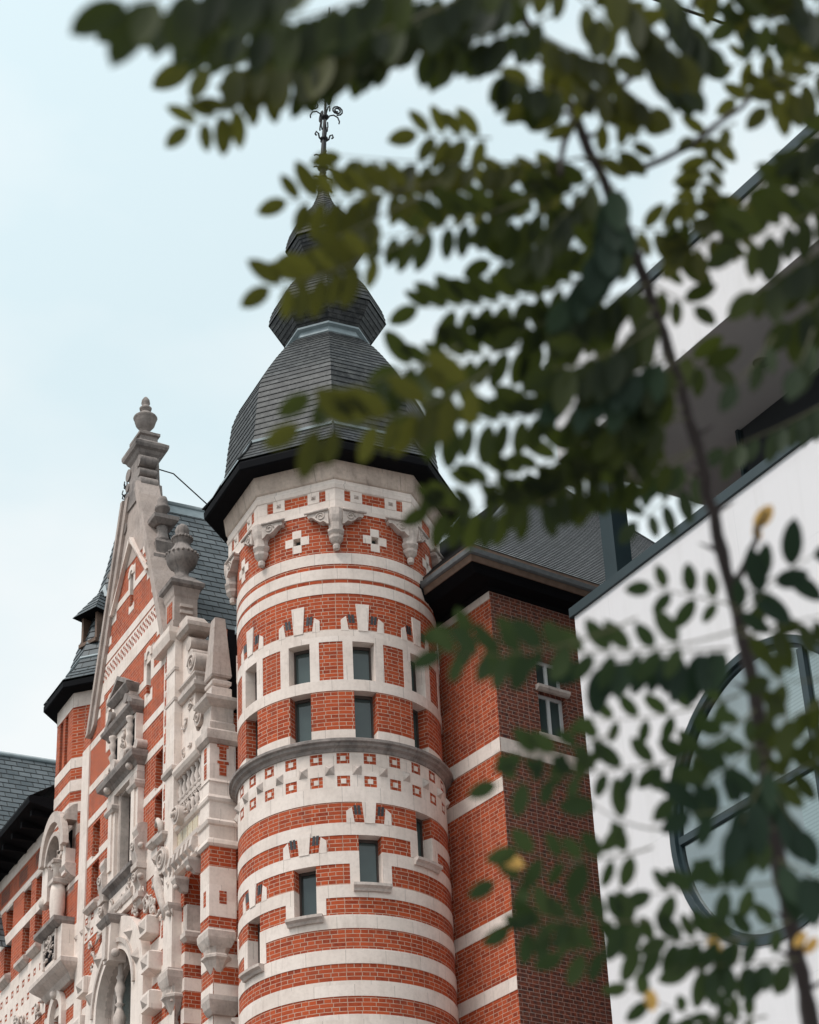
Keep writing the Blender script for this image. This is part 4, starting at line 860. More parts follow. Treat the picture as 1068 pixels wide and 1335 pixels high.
ac.ball((8.2, .15, 18.05), .12, 'stone_c', 10); scroll_relief(ac, 7.25, 7.75, 18.5, 19.0, .1, 8, seed=41, big=.09); arch_ring(ac, 7.25, .12, .2, 18.62, .06, .16, 'stone_c', 10); arch_ring(ac, 7.68, .1, .17, 18.62, .06, .16, 'stone_c', 10); ac.build('arch', aed)
cl = MB(); cl.lathe(7.36, .16, [(.13, 17.3), (.15, 17.34), (.12, 17.4), (.135, 17.46), (.155, 17.7), (.15, 17.98), (.13, 18.12)], 'stone', 18); cl.sq(7.36, .16, [(.13, 18.12), (.155, 18.14), (.155, 18.22), (.13, 18.24)], 'stone_c'); cl.lathe(7.36, .16, [(.115, 18.24), (.11, 18.46), (.13, 18.49), (.17, 18.54)], 'stone', 18); cl.sq(7.36, .16, [(.17, 18.54), (.18, 18.6), (.16, 18.62)], 'stone_c'); cl.build('column', aed)
bx_ = MB(); bx_.rings([(17.12, 6.8, 7.9, -.02, .3), (17.2, 6.75, 7.96, -.02, .42), (17.28, 6.75, 7.96, -.02, .42), (17.32, 6.85, 7.9, -.02, .34)], 'stone_w'); bx_.box(6.72, 7.95, -.02, .26, 16.42, 17.12, 'stone')
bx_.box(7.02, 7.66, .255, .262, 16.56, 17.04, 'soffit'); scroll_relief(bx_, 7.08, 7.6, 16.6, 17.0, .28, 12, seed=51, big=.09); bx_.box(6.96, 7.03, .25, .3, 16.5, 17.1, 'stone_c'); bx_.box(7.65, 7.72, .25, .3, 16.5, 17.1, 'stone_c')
bx_.rings([(16.0, 6.6, 8.1, -.02, .08), (16.12, 6.55, 8.15, -.02, .16), (16.22, 6.45, 8.25, -.02, .3), (16.28, 6.42, 8.3, -.02, .36), (16.36, 6.42, 8.3, -.02, .36), (16.42, 6.55, 8.2, -.02, .28)], 'stone_c'); bx_.build('corbel_table', aed)
nc = MB(); arch_ring(nc, 7.48, .28, .42, 15.55, -.02, .1, 'stone', 14, 1.2)
for a, b in ((7.06, 7.2), (7.76, 7.9)): nc.box(a, b, -.02, .1, 13.2, 15.55, 'stone')
arch_ring(nc, 7.48, .1, .2, 14.9, -.34, -.2, 'stone_c', 10); nc.box(7.22, 7.36, -.34, -.2, 13.2, 14.9, 'stone_c'); nc.box(7.0, 7.3, .0, .22, 15.18, 15.26, 'stone_w'); nc.ball((7.48, .1, 15.98), .1, 'stone_c', 8); nc.build('niche_frame', aed)
ng = MB(); ng.quad((7.15, -.34, 13.2), (7.8, -.34, 13.2), (7.8, -.34, 15.7), (7.15, -.34, 15.7), 'glass'); ng.build('niche_glass', aed)
# ------------------------------------------------------------------ long wing running away to the left
wing = thing('brick_wing', 'long red brick wing with paired narrow windows under deep dark eaves', 'building', FO, FR)
WO = -.15; ww = Wall(flat(WO), FM); ww.r(8.3, 26, 0, 20.2, 'brickwork'); lay_bands(ww, 8.3, 26, 0, 15.9)
ww.r(8.3, 26, 16.1, 17.5, 'checker_panel'); ww.r(8.3, 26, 18.45, 18.68, 'transom_band'); ww.r(8.3, 26, 19.28, 19.4, 'lintel_band'); ww.r(8.3, 26, 19.86, 20.2, 'stone_band#top')
WS = []; c = 9.5
while c < 25: WS += [c, c+.8]; c += 2.0
for c in WS: ww.r(c-.23, c+.23, 17.5, 17.72, 'brickwork'); ww.r(c-.23, c+.23, 17.72, 18.45, None); ww.r(c-.23, c+.23, 18.68, 19.28, None)
x = 8.5
while x < 20:
    for zz in (17.1, 16.72, 16.3): ww.r(x-.075, x+.075, zz, zz+.15, 'brickwork'); ww.r(x-.03, x+.03, zz+.05, zz+.1, 'checker_panel')
    x += .36
B = ww.make(depth=.32); build_all(B, wing, base_name)
for c in WS:
    flat_window(wing, c-.23, c+.23, 17.72, 18.45, WO-.32); flat_window(wing, c-.23, c+.23, 18.68, 19.28, WO-.32)
    k = MB(); k.rings([(17.5, c-.26, c+.26, WO-.02, WO+.04), (17.58, c-.3, c+.3, WO-.02, WO+.14), (17.66, c-.3, c+.3, WO-.02, WO+.14), (17.72, c-.28, c+.28, WO-.02, WO+.04)], 'stone_c'); k.build('window_sill', wing)
    h_ = MB(); h_.box(c-.24, c+.24, WO-.02, WO+.02, 19.22, 19.28, 'stone_c'); h_.build('window_head', wing)
for c in (9.3, 10.4, 11.6, 13.0, 14.6):
    dkp = MB(); dkp.box(c, c+.55, WO-.01, WO+.004, 19.48, 19.8, 'brick_brown'); dkp.build('dark_brick_panel', wing)
wc = MB(); scroll_relief(wc, 8.8, 12.5, 16.0, 16.6, WO+.05, 24, seed=61, big=.11); wc.build('carved_foliage', wing)
wr = MB(); wr.slate((8.45, .5, 20.42), (26, .5, 20.42), (26, -5.5, 24.2), (8.45, -5.5, 24.2), .19, 'slate'); wr.build('roof', wing)
we = MB(); we.prism_x([(WO, 20.12), (.42, 20.26), (.5, 20.26), (.52, 20.36), (.5, 20.42), (WO, 20.42)], 8.38, 26, 'soffit'); 
for k in range(28): we.box(8.6+.62*k, 8.7+.62*k, WO+.02, .38, 20.08, 20.2, 'soffit')
we.build('eaves', wing)
# ------------------------------------------------------------------ second roof farther left, its slope turned towards us
far = thing('cross_roof_house', 'big plain slate roof rising behind the long wing with a curled iron finial', 'house', FO, FR)
fr_ = MB(); c = 15.4; hr = 24.62
fr_.slate((11.6, -14, 18.4), (11.6, .2, 18.4), (c, .2, hr), (c, -14, hr), .19, 'slate'); fr_.slate((19.2, .2, 18.4), (19.2, -14, 18.4), (c, -14, hr), (c, .2, hr), .19, 'slate'); fo = fr_.build('roof', far)
k = MB(); k.tube([(c, .2, hr+.03), (c, -14, hr+.03)], .07, 'lead', 8); k.build('ridge_lead', fo)
k = MB(); k.prism_y([(11.9, 0.2), (18.9, 0.2), (18.9, 18.6), (c, hr-.15), (11.9, 18.6)], -13.8, -.2, 'brick'); k.build('walls', far)
k = MB(); k.tube([(c, -.6, hr), (c, -.62, hr+.35), (c, -.4, hr+.6), (c, -.1, hr+.62), (c, .05, hr+.5)], .04, 'iron', 6); k.build('finial', far)
# ------------------------------------------------------------------ square annex right of the tower; local x along its street front, y towards the street
AO, AR = (1.2779, 32.8280, 0), rad(126.5)
annex = thing('brick_annex', 'square annex with an orange brick front, dark brown side wall and grey hipped roof', 'building', AO, AR)
AB = [(16.95, 17.2), (16.25, 16.5), (14.02, 14.23), (12.95, 13.17), (12.1, 12.32), (11.3, 11.5), (10.2, 10.45), (9, 9.22), (7.9, 8.1), (6, 6.25), (4, 4.25)]
fw = Wall(flat(), FM); fw.r(0, 3.2, 0, 20.0, 'brickwork')
for i, (a, b) in enumerate(AB): fw.r(0, 3.2, a, b, 'stone_band#%d' % i)
fw.r(0, 3.2, 19.78, 20.0, 'stone_top'); B = fw.make(); build_all(B, annex, base_name)
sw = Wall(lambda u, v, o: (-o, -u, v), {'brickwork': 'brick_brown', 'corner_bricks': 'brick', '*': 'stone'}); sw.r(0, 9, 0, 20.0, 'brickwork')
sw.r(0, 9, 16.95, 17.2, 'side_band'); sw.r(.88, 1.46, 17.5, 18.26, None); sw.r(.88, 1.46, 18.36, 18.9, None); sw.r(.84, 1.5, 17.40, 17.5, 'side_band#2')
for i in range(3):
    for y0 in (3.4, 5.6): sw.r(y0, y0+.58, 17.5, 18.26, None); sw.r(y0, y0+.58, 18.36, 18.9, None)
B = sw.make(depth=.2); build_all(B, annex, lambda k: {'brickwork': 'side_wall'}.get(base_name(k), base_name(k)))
for y0 in (.88, 3.4, 5.6):
    s_ = MB(); s_.prism_y([(.02, 18.26), (-.05, 18.27), (-.09, 18.31), (-.09, 18.36), (-.04, 18.365), (.02, 18.37)], -y0-.64, -y0+.04, 'stone_c'); s_.build('transom_sill', annex)
    for z0, z1 in ((17.5, 18.26), (18.36, 18.9)):
        f = MB(); X0, X1 = .1, .15; a, b = -y0-.58, -y0
        f.box(X0, X1, a, a+.05, z0, z1, 'white_frame'); f.box(X0, X1, b-.05, b, z0, z1, 'white_frame'); f.box(X0, X1, a+.05, b-.05, z0, z0+.06, 'white_frame'); f.box(X0, X1, a+.05, b-.05, z1-.06, z1, 'white_frame'); f.box(X0, X1, (a+b)/2-.03, (a+b)/2+.03, z0+.06, z1-.06, 'white_frame')
        w = f.build('window', annex); p = MB(); p.quad((.13, a+.05, z0+.06), (.13, b-.05, z0+.06), (.13, b-.05, z1-.06), (.13, a+.05, z1-.06), 'glass'); p.build('pane', w)
# eaves: boxed wooden cornice with a lead gutter
e = MB(); ex, ey = -.5, .75
def hip_rings(rs, m): e.rings([(z_, x0, 3.6, -8.6, y1) for z_, x0, y1 in rs], m)
hip_rings([(19.92, -.02, .02), (19.96, -.08, .1)], 'soffit'); hip_rings([(19.97, -.1, .14), (19.99, -.30, .50), (20.06, -.36, .60), (20.10, -.42, .66)], 'soffit')
e.build('soffit', annex); e = MB(); hip_rings([(20.10, -.44, .68), (20.16, -.46, .70), (20.20, -.47, .72)], 'wood'); e.build('cornice_board', annex)
e = MB(); hip_rings([(20.20, -.49, .74), (20.22, -.52, .77), (20.30, -.53, .78)], 'zinc'); e.build('gutter', annex)
e = MB(); hip_rings([(20.30, -.46, .70), (20.42, -.44, .68)], 'wood'); e.build('gutter_board', annex)
ax, ay, az_ = 4.2, -4.6, 25.95
rf = MB(); c0 = (-.44, .68, 20.42); c1 = (-.44, -8.6, 20.42)
rf.slate(c1, c0, (ax, ay, az_), (ax, ay-1.0, az_), .15, 'slate_g', .02); rf.slate(c0, (8, .68, 20.42), (8, ay, az_), (ax, ay, az_), .15, 'slate_g', .02)
rf.slate((8, -8.6, 20.42), c1, (ax, ay-1.0, az_), (8, ay-1.0, az_), .15, 'slate_g', .02); ro = rf.build('roof', annex)
hp = MB(); hp.tube([c0, (ax, ay, az_), (ax, ay-1, az_), c1], .04, 'slate_g', 6); hp.build('hip_lead', ro)
cd = MB(); cd.tube([(1.62, .03, 0), (1.62, .03, 19.9)], .018, 'lead', 6); cd.build('conduit', annex)
hb = MB(); hb.rings([(20.0, .95, 1.25, .55, .8), (20.2, .9, 1.3, .5, .85), (20.34, .9, 1.3, .5, .85)], 'soffit'); hb.tube([(1.1, .68, 20.05), (1.25, .4, 19.7), (1.55, .09, 19.4)], .05, 'soffit', 8); hb.build('rainwater_head', annex)
# ------------------------------------------------------------------ white modern building; local x along its front (away from us), y towards the street
MO, MR = (2.51283, 30.89799, 0), rad(122.6)
mod = thing('white_modern_building', 'white rendered modern building with a big round window and an overhanging roof slab', 'building', MO, MR)
WCX, WCZ, WR = -3.87, 13.77, 2.08; XN = -24
def ring_pts(r, n=64): return [(WCX+r*math.cos(2*PI*k/n), WCZ+r*math.sin(2*PI*k/n)) for k in range(n)]
wl = MB(); n = 64; rp_ = ring_pts(WR, n); bx0, bx1, bz0, bz1 = WCX-WR-.2, WCX+WR+.2, WCZ-WR-.2, WCZ+WR+.2
def sqp(k):
    a = 2*PI*k/n; c, s = math.cos(a), math.sin(a); q = (WR+.2)/max(abs(c), abs(s)); return (WCX+q*c, WCZ+q*s)
for k in range(n):
    p, q = rp_[k], rp_[(k+1) % n]; a, b = sqp(k), sqp(k+1)
    wl.quad((p[0], 0, p[1]), (a[0], 0, a[1]), (b[0], 0, b[1]), (q[0], 0, q[1]), 'render')
for x0, x1, z0, z1 in ((XN, bx0, 0, 18.3), (bx1, 0, 0, 18.3), (bx0, bx1, 0, bz0), (bx0, bx1, bz1, 18.3)): wl.quad((x0, 0, z0), (x1, 0, z0), (x1, 0, z1), (x0, 0, z1), 'render')
wl.quad((0, 0, 0), (0, -9, 0), (0, -9, 18.3), (0, 0, 18.3), 'render'); wl.quad((XN, -9, 0), (0, -9, 0), (0, -9, 18.3), (XN, -9, 18.3), 'render'); wl.quad((XN, 0, 0), (XN, -9, 0), (XN, -9, 18.3), (XN, 0, 18.3), 'render')
wl.quad((XN, -.3, 18.2), (0, -.3, 18.2), (0, -9, 18.2), (XN, -9, 18.2), 'soffit_grey'); wl.build('wall', mod)
cp = MB(); cp.box(XN-.05, .07, -.34, .05, 18.3, 18.46, 'steel'); cp.box(-.28, .07, -9.05, -.34, 18.3, 18.46, 'steel'); cp.build('coping', mod)
def annulus(mb, r0, r1, y0, y1, m, n=72):
    vs = []
    for y in (y0, y1):
        for r in (r0, r1): vs += [(WCX+r*math.cos(2*PI*k/n), y, WCZ+r*math.sin(2*PI*k/n)) for k in range(n)]
    fs = []
    for k in range(n):
        j = (k+1) % n; fs += [(2*n+k, 2*n+j, 3*n+j, 3*n+k), (k, n+k, n+j, j), (k, j, 2*n+j, 2*n+k), (n+k, 3*n+k, 3*n+j, n+j)]
    mb.add(vs, fs, m)
fr = MB(); annulus(fr, 2.0, 2.11, -.1, .03, 'steel'); annulus(fr, 1.95, 2.0, -.1, -.03, 'steel')
def bar(mb, x0, x1, z0, z1): mb.box(x0, x1, -.09, -.005, z0, z1, 'steel')
hx = math.sqrt(1.96**2-.03); vx = -4.9-WCX; hz = math.sqrt(1.96**2-vx*vx)-.02
bar(fr, WCX-hx, WCX+hx, WCZ-.08, WCZ+.03); bar(fr, WCX+vx-.06, WCX+vx+.06, WCZ+.03, WCZ+hz); bar(fr, WCX+vx-.06, WCX+vx+.06, WCZ-hz, WCZ-.08)
win = fr.build('round_window', mod)
N = NT('window_glass'); gl_ = N.n('ShaderNodeBsdfGlossy', {'Color': (.80, .86, .86, 1), 'Roughness': .01}); trn = N.n('ShaderNodeBsdfTransparent', {'Color': (.70, .78, .77, 1)}); fre = N.n('ShaderNodeFresnel', {'IOR': 1.55})
fm_ = N.math('ADD', N.math('MULTIPLY', fre.outputs[0], 1.0), .22); ms = N.n('ShaderNodeMixShader', {0: fm_, 1: trn.outputs[0], 2: gl_.outputs[0]}); N.t.links.new(ms.outputs[0], N.o.inputs[0]); M['winglass'] = N.m
g_ = MB(); g_.add([(WCX+1.96*math.cos(2*PI*k/64), -.06, WCZ+1.96*math.sin(2*PI*k/64)) for k in range(64)], [tuple(range(63, -1, -1))], 'winglass'); g_.build('pane', win)
N = NT('louvre_screen'); ob = N.n('ShaderNodeTexCoord').outputs['Object']; sp = N.n('ShaderNodeSeparateXYZ', {0: ob}); fr_z = N.math('FRACT', N.math('DIVIDE', sp.outputs[2], .055)); ln_ = N.math('LESS_THAN', fr_z, .35)
N.set(N.mix(ln_, c4(.78, .84, .83), c4(.60, .67, .67)), .6); M['louvre'] = N.m
rv = MB(); annulus(rv, 1.97, 2.0, -.36, -.1, 'render'); rv.build('window_reveal', win)
bk = MB(); bk.box(WCX-2.1, WCX-.25, -.42, -.36, WCZ-2.1, WCZ+2.1, 'louvre'); bk.box(WCX-.25, WCX+2.1, -.41, -.37, WCZ-2.1, WCZ+2.1, 'render'); bk.build('blind', win)
sb = MB()
sb.quad((XN, 0, 21.23), (.04, 0, 21.23), (.04, 0, 22.98), (XN, 0, 22.98), 'render'); sb.quad((.04, 0, 21.23), (.04, -6, 21.23), (.04, -6, 22.98), (.04, 0, 22.98), 'render')
sb.quad((XN, -6, 21.23), (.04, -6, 21.23), (.04, -6, 22.98), (XN, -6, 22.98), 'render'); sb.quad((XN, 0, 22.98), (.04, 0, 22.98), (.04, -6, 22.98), (XN, -6, 22.98), 'soffit_grey'); sb.quad((XN, -6, 21.23), (XN, 0, 21.23), (XN, 0, 22.98), (XN, -6, 22.98), 'render'); sb.build('roof_slab', mod)
sf = MB(); sf.quad((XN, -.004, 21.226), (.036, -.004, 21.226), (.036, -6, 21.226), (XN, -6, 21.226), 'soffit_grey'); sfo = sf.build('soffit', mod)
re = MB(); re.box(XN-.04, .1, -.1, .06, 22.98, 23.16, 'steel'); re.box(-.06, .1, -6.05, -.1, 22.98, 23.16, 'steel'); re.build('roof_edge', mod)
co = MB(); co.box(.0-.62, -.3, -.78, -.46, 18.2, 21.222, 'steel'); co.build('column', mod)
tg = MB(); tg.box(XN+.1, -2.0, -5.8, -2.1, 18.2, 21.222, 'blackglass')
for k in range(9): tg.box(-2.05-2.4*k-.06, -2.05-2.4*k, -2.16, -2.04, 18.2, 21.22, 'steel')
tg.build('terrace_glazing', mod)
for k in range(4):
    l_ = MB(); cx = -3.78-3.2*k; l_.lathe(cx, -1.2, [(.14, 21.222), (.14, 21.21), (.11, 21.208), (.105, 21.214)], 'soffit', 20, False); l_.build('downlight', mod)
# ------------------------------------------------------------------ overhead cable between the roofs
cable = MB()
cable.tube([(11.7, 16.6, 12.65), (7.8, 15.8, 14.0), (3.89, 15.05, 15.34), (3.48, 14.97, 15.46), (2.55, 14.78, 15.79), (-2.0, 13.9, 17.4), (-9.0, 12.5, 20.0)], .016, 'iron', 6); cable.ball((3.48, 14.97, 15.46), .045, 'iron', 8)
cb_ = cable.build('overhead_cable', None, label='thin black overhead cable with a small clamp crossing the sky at the top', category='cable')
# ------------------------------------------------------------------ young locust tree in front of the camera
STEM = [(0.444,2.581,2.399), (0.439,2.564,2.426), (0.428,2.514,2.489), (0.413,2.458,2.562), (0.401,2.401,2.655), (0.393,2.341,2.755), (0.372,2.279,2.856), (0.354,2.232,2.933), (0.337,2.185,3.011), (0.318,2.143,3.081), (0.296,2.098,3.154), (0.269,2.057,3.221), (0.237,2.015,3.291), (0.217,1.986,3.338), (0.189,1.953,3.393), (0.165,1.929,3.433), (0.142,1.886,3.503)]
TWIGS = [[(0.217,1.986,3.338), (0.253,1.897,3.291), (0.301,1.839,3.291), (0.357,1.756,3.332)],
  [(0.237,2.015,3.291), (0.288,2.038,3.291), (0.356,2.047,3.334), (0.450,2.054,3.419), (0.556,2.065,3.497)],
  [(0.142,1.886,3.503), (0.052,1.739,3.360), (-0.026,1.514,3.152)],
  [(0.142,1.886,3.503), (0.192,1.815,3.427), (0.250,1.749,3.344)],
  [(0.372,2.279,2.856), (0.402,2.248,2.908), (0.417,2.232,2.934)],
  [(0.217,1.986,3.338), (0.200,1.989,3.295), (0.192,1.984,3.245)],
  [(0.444,2.581,2.399), (0.463,2.543,2.422), (0.492,2.474,2.536), (0.517,2.297,2.826), (0.542,2.065,3.209), (0.532,1.980,3.347)]]
LEAVES = [   # rachis foot, rachis tip, leaflet length, bare share, spacing, habit, tone
  ((0.089,1.710,3.272), (-0.201,1.720,3.199), 0.0508, 0.10, 0.0238, 'd', 'o'),
  ((0.046,1.549,3.152), (-0.196,1.549,3.095), 0.0478, 0.10, 0.0232, 'd', 'd'),
  ((-0.015,1.249,2.876), (-0.196,1.245,2.824), 0.0528, 0.20, 0.0258, 'd', 'd'),
  ((0.184,1.799,3.319), (0.031,1.790,3.276), 0.0447, 0.10, 0.0215, 'd', 'd'),
  ((-0.058,1.731,3.238), (-0.208,1.752,3.145), 0.0349, 0.10, 0.0238, 'b', 'o'),
  ((0.031,1.725,3.247), (-0.099,1.731,3.181), 0.0397, 0.10, 0.0214, 'd', 'd'),
  ((0.116,1.743,3.314), (-0.140,1.748,3.248), 0.0470, 0.10, 0.0227, 'd', 'd'),
  ((0.131,1.695,3.298), (-0.025,1.706,3.222), 0.0476, 0.10, 0.0222, 'd', 'd'),
  ((0.169,1.772,3.362), (0.049,1.773,3.303), 0.0497, 0.10, 0.0248, 'd', 'd'),
  ((-0.091,1.402,3.010), (-0.210,1.397,2.959), 0.0459, 0.30, 0.0262, 'd', 'd'),
  ((0.170,1.764,3.376), (0.263,1.788,3.280), 0.0497, 0.10, 0.0232, 'b', 'o'),
  ((0.166,1.807,3.305), (0.245,1.802,3.256), 0.0455, 0.10, 0.0215, 'd', 'o'),
  ((0.235,1.701,3.286), (0.298,1.727,3.187), 0.0555, 0.10, 0.0254, 'd', 'o'),
  ((0.189,1.891,3.360), (0.253,1.902,3.284), 0.0397, 0.20, 0.0224, 'd', 'o'),
  ((0.303,1.780,3.349), (0.345,1.798,3.262), 0.0497, 0.10, 0.0248, 'd', 'd'),
  ((0.282,1.819,3.286), (0.318,1.819,3.228), 0.0480, 0.10, 0.0248, 'd', 'd'),
  ((0.236,1.864,3.308), (0.290,1.869,3.241), 0.0389, 0.20, 0.0220, 'd', 'o'),
  ((0.351,1.850,3.427), (0.438,1.862,3.350), 0.0414, 0.10, 0.0241, 'b', 'o'),
  ((0.593,2.110,3.576), (0.435,2.112,3.517), 0.0348, 0.35, 0.0328, 'b', 'o'),
  ((0.542,2.139,3.529), (0.437,2.134,3.479), 0.0367, 0.30, 0.0348, 'b', 'o'),
  ((0.389,2.066,3.361), (0.358,2.080,3.280), 0.0329, 0.00, 0.0219, 'b', 'o'),
  ((0.417,2.057,3.375), (0.361,2.042,3.342), 0.0311, 0.20, 0.0274, 'b', 'o'),
  ((0.438,1.852,3.423), (0.490,1.863,3.347), 0.0474, 0.10, 0.0259, 'd', 'd'),
  ((0.231,1.997,3.282), (-0.057,1.965,3.277), 0.0404, 0.12, 0.0211, 'd', 'o'),
  ((0.116,1.982,3.306), (0.032,1.954,3.294), 0.0422, 0.10, 0.0229, 'b', 'o'),
  ((0.239,2.040,3.307), (-0.011,2.029,3.268), 0.0412, 0.15, 0.0224, 'b', 'o'),
  ((0.058,1.928,3.202), (-0.117,1.912,3.171), 0.0389, 0.20, 0.0220, 'b', 'o'),
  ((0.163,1.979,3.215), (-0.039,1.975,3.164), 0.0397, 0.20, 0.0224, 'b', 'd'),
  ((0.037,1.878,3.093), (-0.135,1.881,3.030), 0.0405, 0.35, 0.0219, 'b', 'o'),
  ((0.040,1.895,3.160), (-0.105,1.903,3.090), 0.0414, 0.40, 0.0248, 'd', 'o'),
  ((0.243,2.006,3.266), (0.119,2.009,3.204), 0.0475, 0.10, 0.0211, 'b', 'd'),
  ((0.234,1.972,3.227), (0.149,1.989,3.141), 0.0466, 0.10, 0.0224, 'd', 'd'),
  ((0.279,2.053,3.189), (0.022,2.057,3.125), 0.0422, 0.20, 0.0237, 'b', 'd'),
  ((0.258,2.081,3.240), (0.110,2.072,3.197), 0.0412, 0.20, 0.0242, 'b', 'd'),
  ((0.087,1.792,2.849), (-0.102,1.791,2.793), 0.0430, 0.10, 0.0237, 'b', 'o'),
  ((0.059,1.820,2.899), (-0.092,1.817,2.846), 0.0410, 0.20, 0.0258, 'd', 'd'),
  ((0.293,2.089,3.131), (-0.004,2.093,3.066), 0.0440, 0.15, 0.0237, 'b', 'd'),
  ((0.302,2.080,3.049), (0.011,2.081,2.989), 0.0431, 0.15, 0.0233, 'b', 'd'),
  ((0.319,2.140,3.046), (0.042,2.167,2.944), 0.0404, 0.15, 0.0237, 'b', 'd'),
  ((0.323,2.150,3.031), (0.137,2.179,2.924), 0.0404, 0.20, 0.0237, 'b', 'd'),
  ((0.284,2.034,3.124), (0.136,2.033,3.068), 0.0466, 0.10, 0.0216, 'd', 'd'),
  ((0.283,1.976,3.027), (0.162,1.974,2.972), 0.0480, 0.10, 0.0215, 'd', 'd'),
  ((0.290,1.994,2.998), (0.177,1.992,2.944), 0.0480, 0.10, 0.0215, 'd', 't'),
  ((0.261,1.958,3.153), (0.186,1.976,3.065), 0.0490, 0.05, 0.0220, 'd', 't'),
  ((0.246,1.935,3.190), (0.222,1.951,3.107), 0.0625, 0.00, 0.0287, 'd', 't'),
  ((0.320,2.115,2.992), (0.158,2.076,2.997), 0.0448, 0.05, 0.0198, 'd', 'd'),
  ((0.333,2.175,2.988), (0.023,2.178,2.926), 0.0387, 0.10, 0.0220, 'b', 'd'),
  ((0.340,2.221,3.010), (0.168,2.213,2.964), 0.0377, 0.10, 0.0224, 'd', 'm'),
  ((0.311,2.053,2.997), (0.200,2.003,3.021), 0.0439, 0.10, 0.0211, 'd', 'd'),
  ((0.219,1.942,3.276), (0.159,1.890,3.303), 0.0431, 0.10, 0.0207, 'b', 'o'),
  ((0.196,1.881,3.280), (0.115,1.843,3.285), 0.0422, 0.10, 0.0211, 'd', 'd'),
  ((0.231,1.958,3.249), (0.286,1.921,3.253), 0.0379, 0.10, 0.0207, 'b', 'o'),
  ((0.286,2.008,3.072), (0.225,2.013,3.006), 0.0473, 0.10, 0.0211, 'd', 'd'),
  ((0.273,2.011,3.162), (0.210,1.990,3.139), 0.0466, 0.10, 0.0207, 'b', 'd'),
  ((0.304,2.039,3.020), (0.229,2.052,2.940), 0.0456, 0.10, 0.0211, 'd', 'd'),
  ((0.533,1.864,3.404), (0.395,1.861,3.352), 0.0414, 0.10, 0.0224, 'b', 'd'),
  ((0.540,1.938,3.379), (0.433,1.949,3.303), 0.0404, 0.10, 0.0229, 'b', 'o'),
  ((0.525,1.941,3.278), (0.456,1.939,3.224), 0.0431, 0.10, 0.0224, 'd', 'd'),
  ((0.272,2.079,3.243), (0.345,2.055,3.225), 0.0430, 0.20, 0.0251, 'b', 'o'),
  ((0.300,2.115,3.184), (0.345,2.106,3.141), 0.0377, 0.20, 0.0269, 'b', 'd'),
  ((0.301,2.105,3.199), (0.398,2.061,3.215), 0.0412, 0.10, 0.0251, 'b', 'd'),
  ((0.500,1.910,3.136), (0.367,1.911,3.077), 0.0463, 0.10, 0.0232, 'b', 'd'),
  ((0.498,1.929,3.104), (0.385,1.937,3.033), 0.0480, 0.10, 0.0232, 'd', 'd'),
  ((0.523,1.964,3.240), (0.437,1.961,3.187), 0.0517, 0.10, 0.0310, 'b', 'd'),
  ((0.536,1.975,3.318), (0.436,2.004,3.212), 0.0422, 0.10, 0.0264, 'b', 'd'),
  ((0.442,2.053,3.286), (0.334,2.073,3.195), 0.0430, 0.20, 0.0269, 'b', 'o'),
  ((0.516,2.032,3.129), (0.438,2.037,3.062), 0.0517, 0.10, 0.0310, 'd', 'd'),
  ((0.570,2.351,3.181), (0.400,2.362,3.105), 0.0406, 0.10, 0.0261, 'd', 'g'),
  ((0.391,1.906,2.950), (0.344,1.905,2.893), 0.0397, 0.20, 0.0397, 'd', 'g'),
  ((0.432,1.903,2.955), (0.408,1.899,2.904), 0.0436, 0.20, 0.0397, 'd', 'g'),
  ((0.366,2.309,3.057), (0.275,2.320,2.981), 0.0391, 0.20, 0.0279, 'b', 'g'),
  ((0.332,2.158,3.113), (0.363,2.144,3.079), 0.0412, 0.10, 0.0269, 'b', 'd'),
  ((0.360,2.152,2.739), (0.040,2.118,2.736), 0.0397, 0.22, 0.0257, 'b', 'm'),
  ((0.237,2.099,2.729), (0.026,2.086,2.693), 0.0373, 0.35, 0.0243, 'b', 'm'),
  ((0.349,2.207,2.743), (0.186,2.187,2.720), 0.0490, 0.05, 0.0228, 'd', 't'),
  ((0.379,2.369,2.765), (0.203,2.353,2.734), 0.0359, 0.10, 0.0323, 'b', 'm'),
  ((0.392,2.311,2.668), (0.082,2.297,2.634), 0.0379, 0.20, 0.0328, 'b', 'm'),
  ((0.219,2.298,2.690), (0.112,2.282,2.660), 0.0397, 0.10, 0.0241, 'b', 'm'),
  ((0.274,2.356,2.594), (0.191,2.313,2.608), 0.0483, 0.55, 0.0517, 'b', 'm'),
  ((0.256,2.367,2.577), (0.102,2.336,2.569), 0.0414, 0.15, 0.0250, 'b', 'm'),
  ((0.177,2.372,2.569), (0.074,2.355,2.540), 0.0379, 0.65, 0.0259, 'b', 'm'),
  ((0.246,2.363,2.488), (0.117,2.328,2.486), 0.0406, 0.10, 0.0211, 'b', 'm'),
  ((0.179,2.352,2.506), (0.087,2.334,2.477), 0.0389, 0.30, 0.0237, 'b', 'm'),
  ((0.364,2.423,2.484), (0.147,2.399,2.466), 0.0397, 0.08, 0.0224, 'b', 'm'),
  ((0.391,2.568,2.439), (0.227,2.517,2.465), 0.0359, 0.10, 0.0260, 'b', 'm'),
  ((0.415,2.437,2.461), (0.289,2.410,2.448), 0.0448, 0.10, 0.0250, 'd', 'm'),
  ((0.357,2.550,2.468), (0.296,2.548,2.414), 0.0359, 0.10, 0.0233, 'b', 'm'),
  ((0.389,2.334,2.727), (0.271,2.338,2.663), 0.0387, 0.10, 0.0264, 'b', 'm'),
  ((0.402,2.392,2.537), (0.250,2.366,2.521), 0.0397, 0.25, 0.0259, 'b', 'm'),
  ((0.373,2.271,2.831), (0.273,2.231,2.839), 0.0369, 0.20, 0.0281, 'b', 'm'),
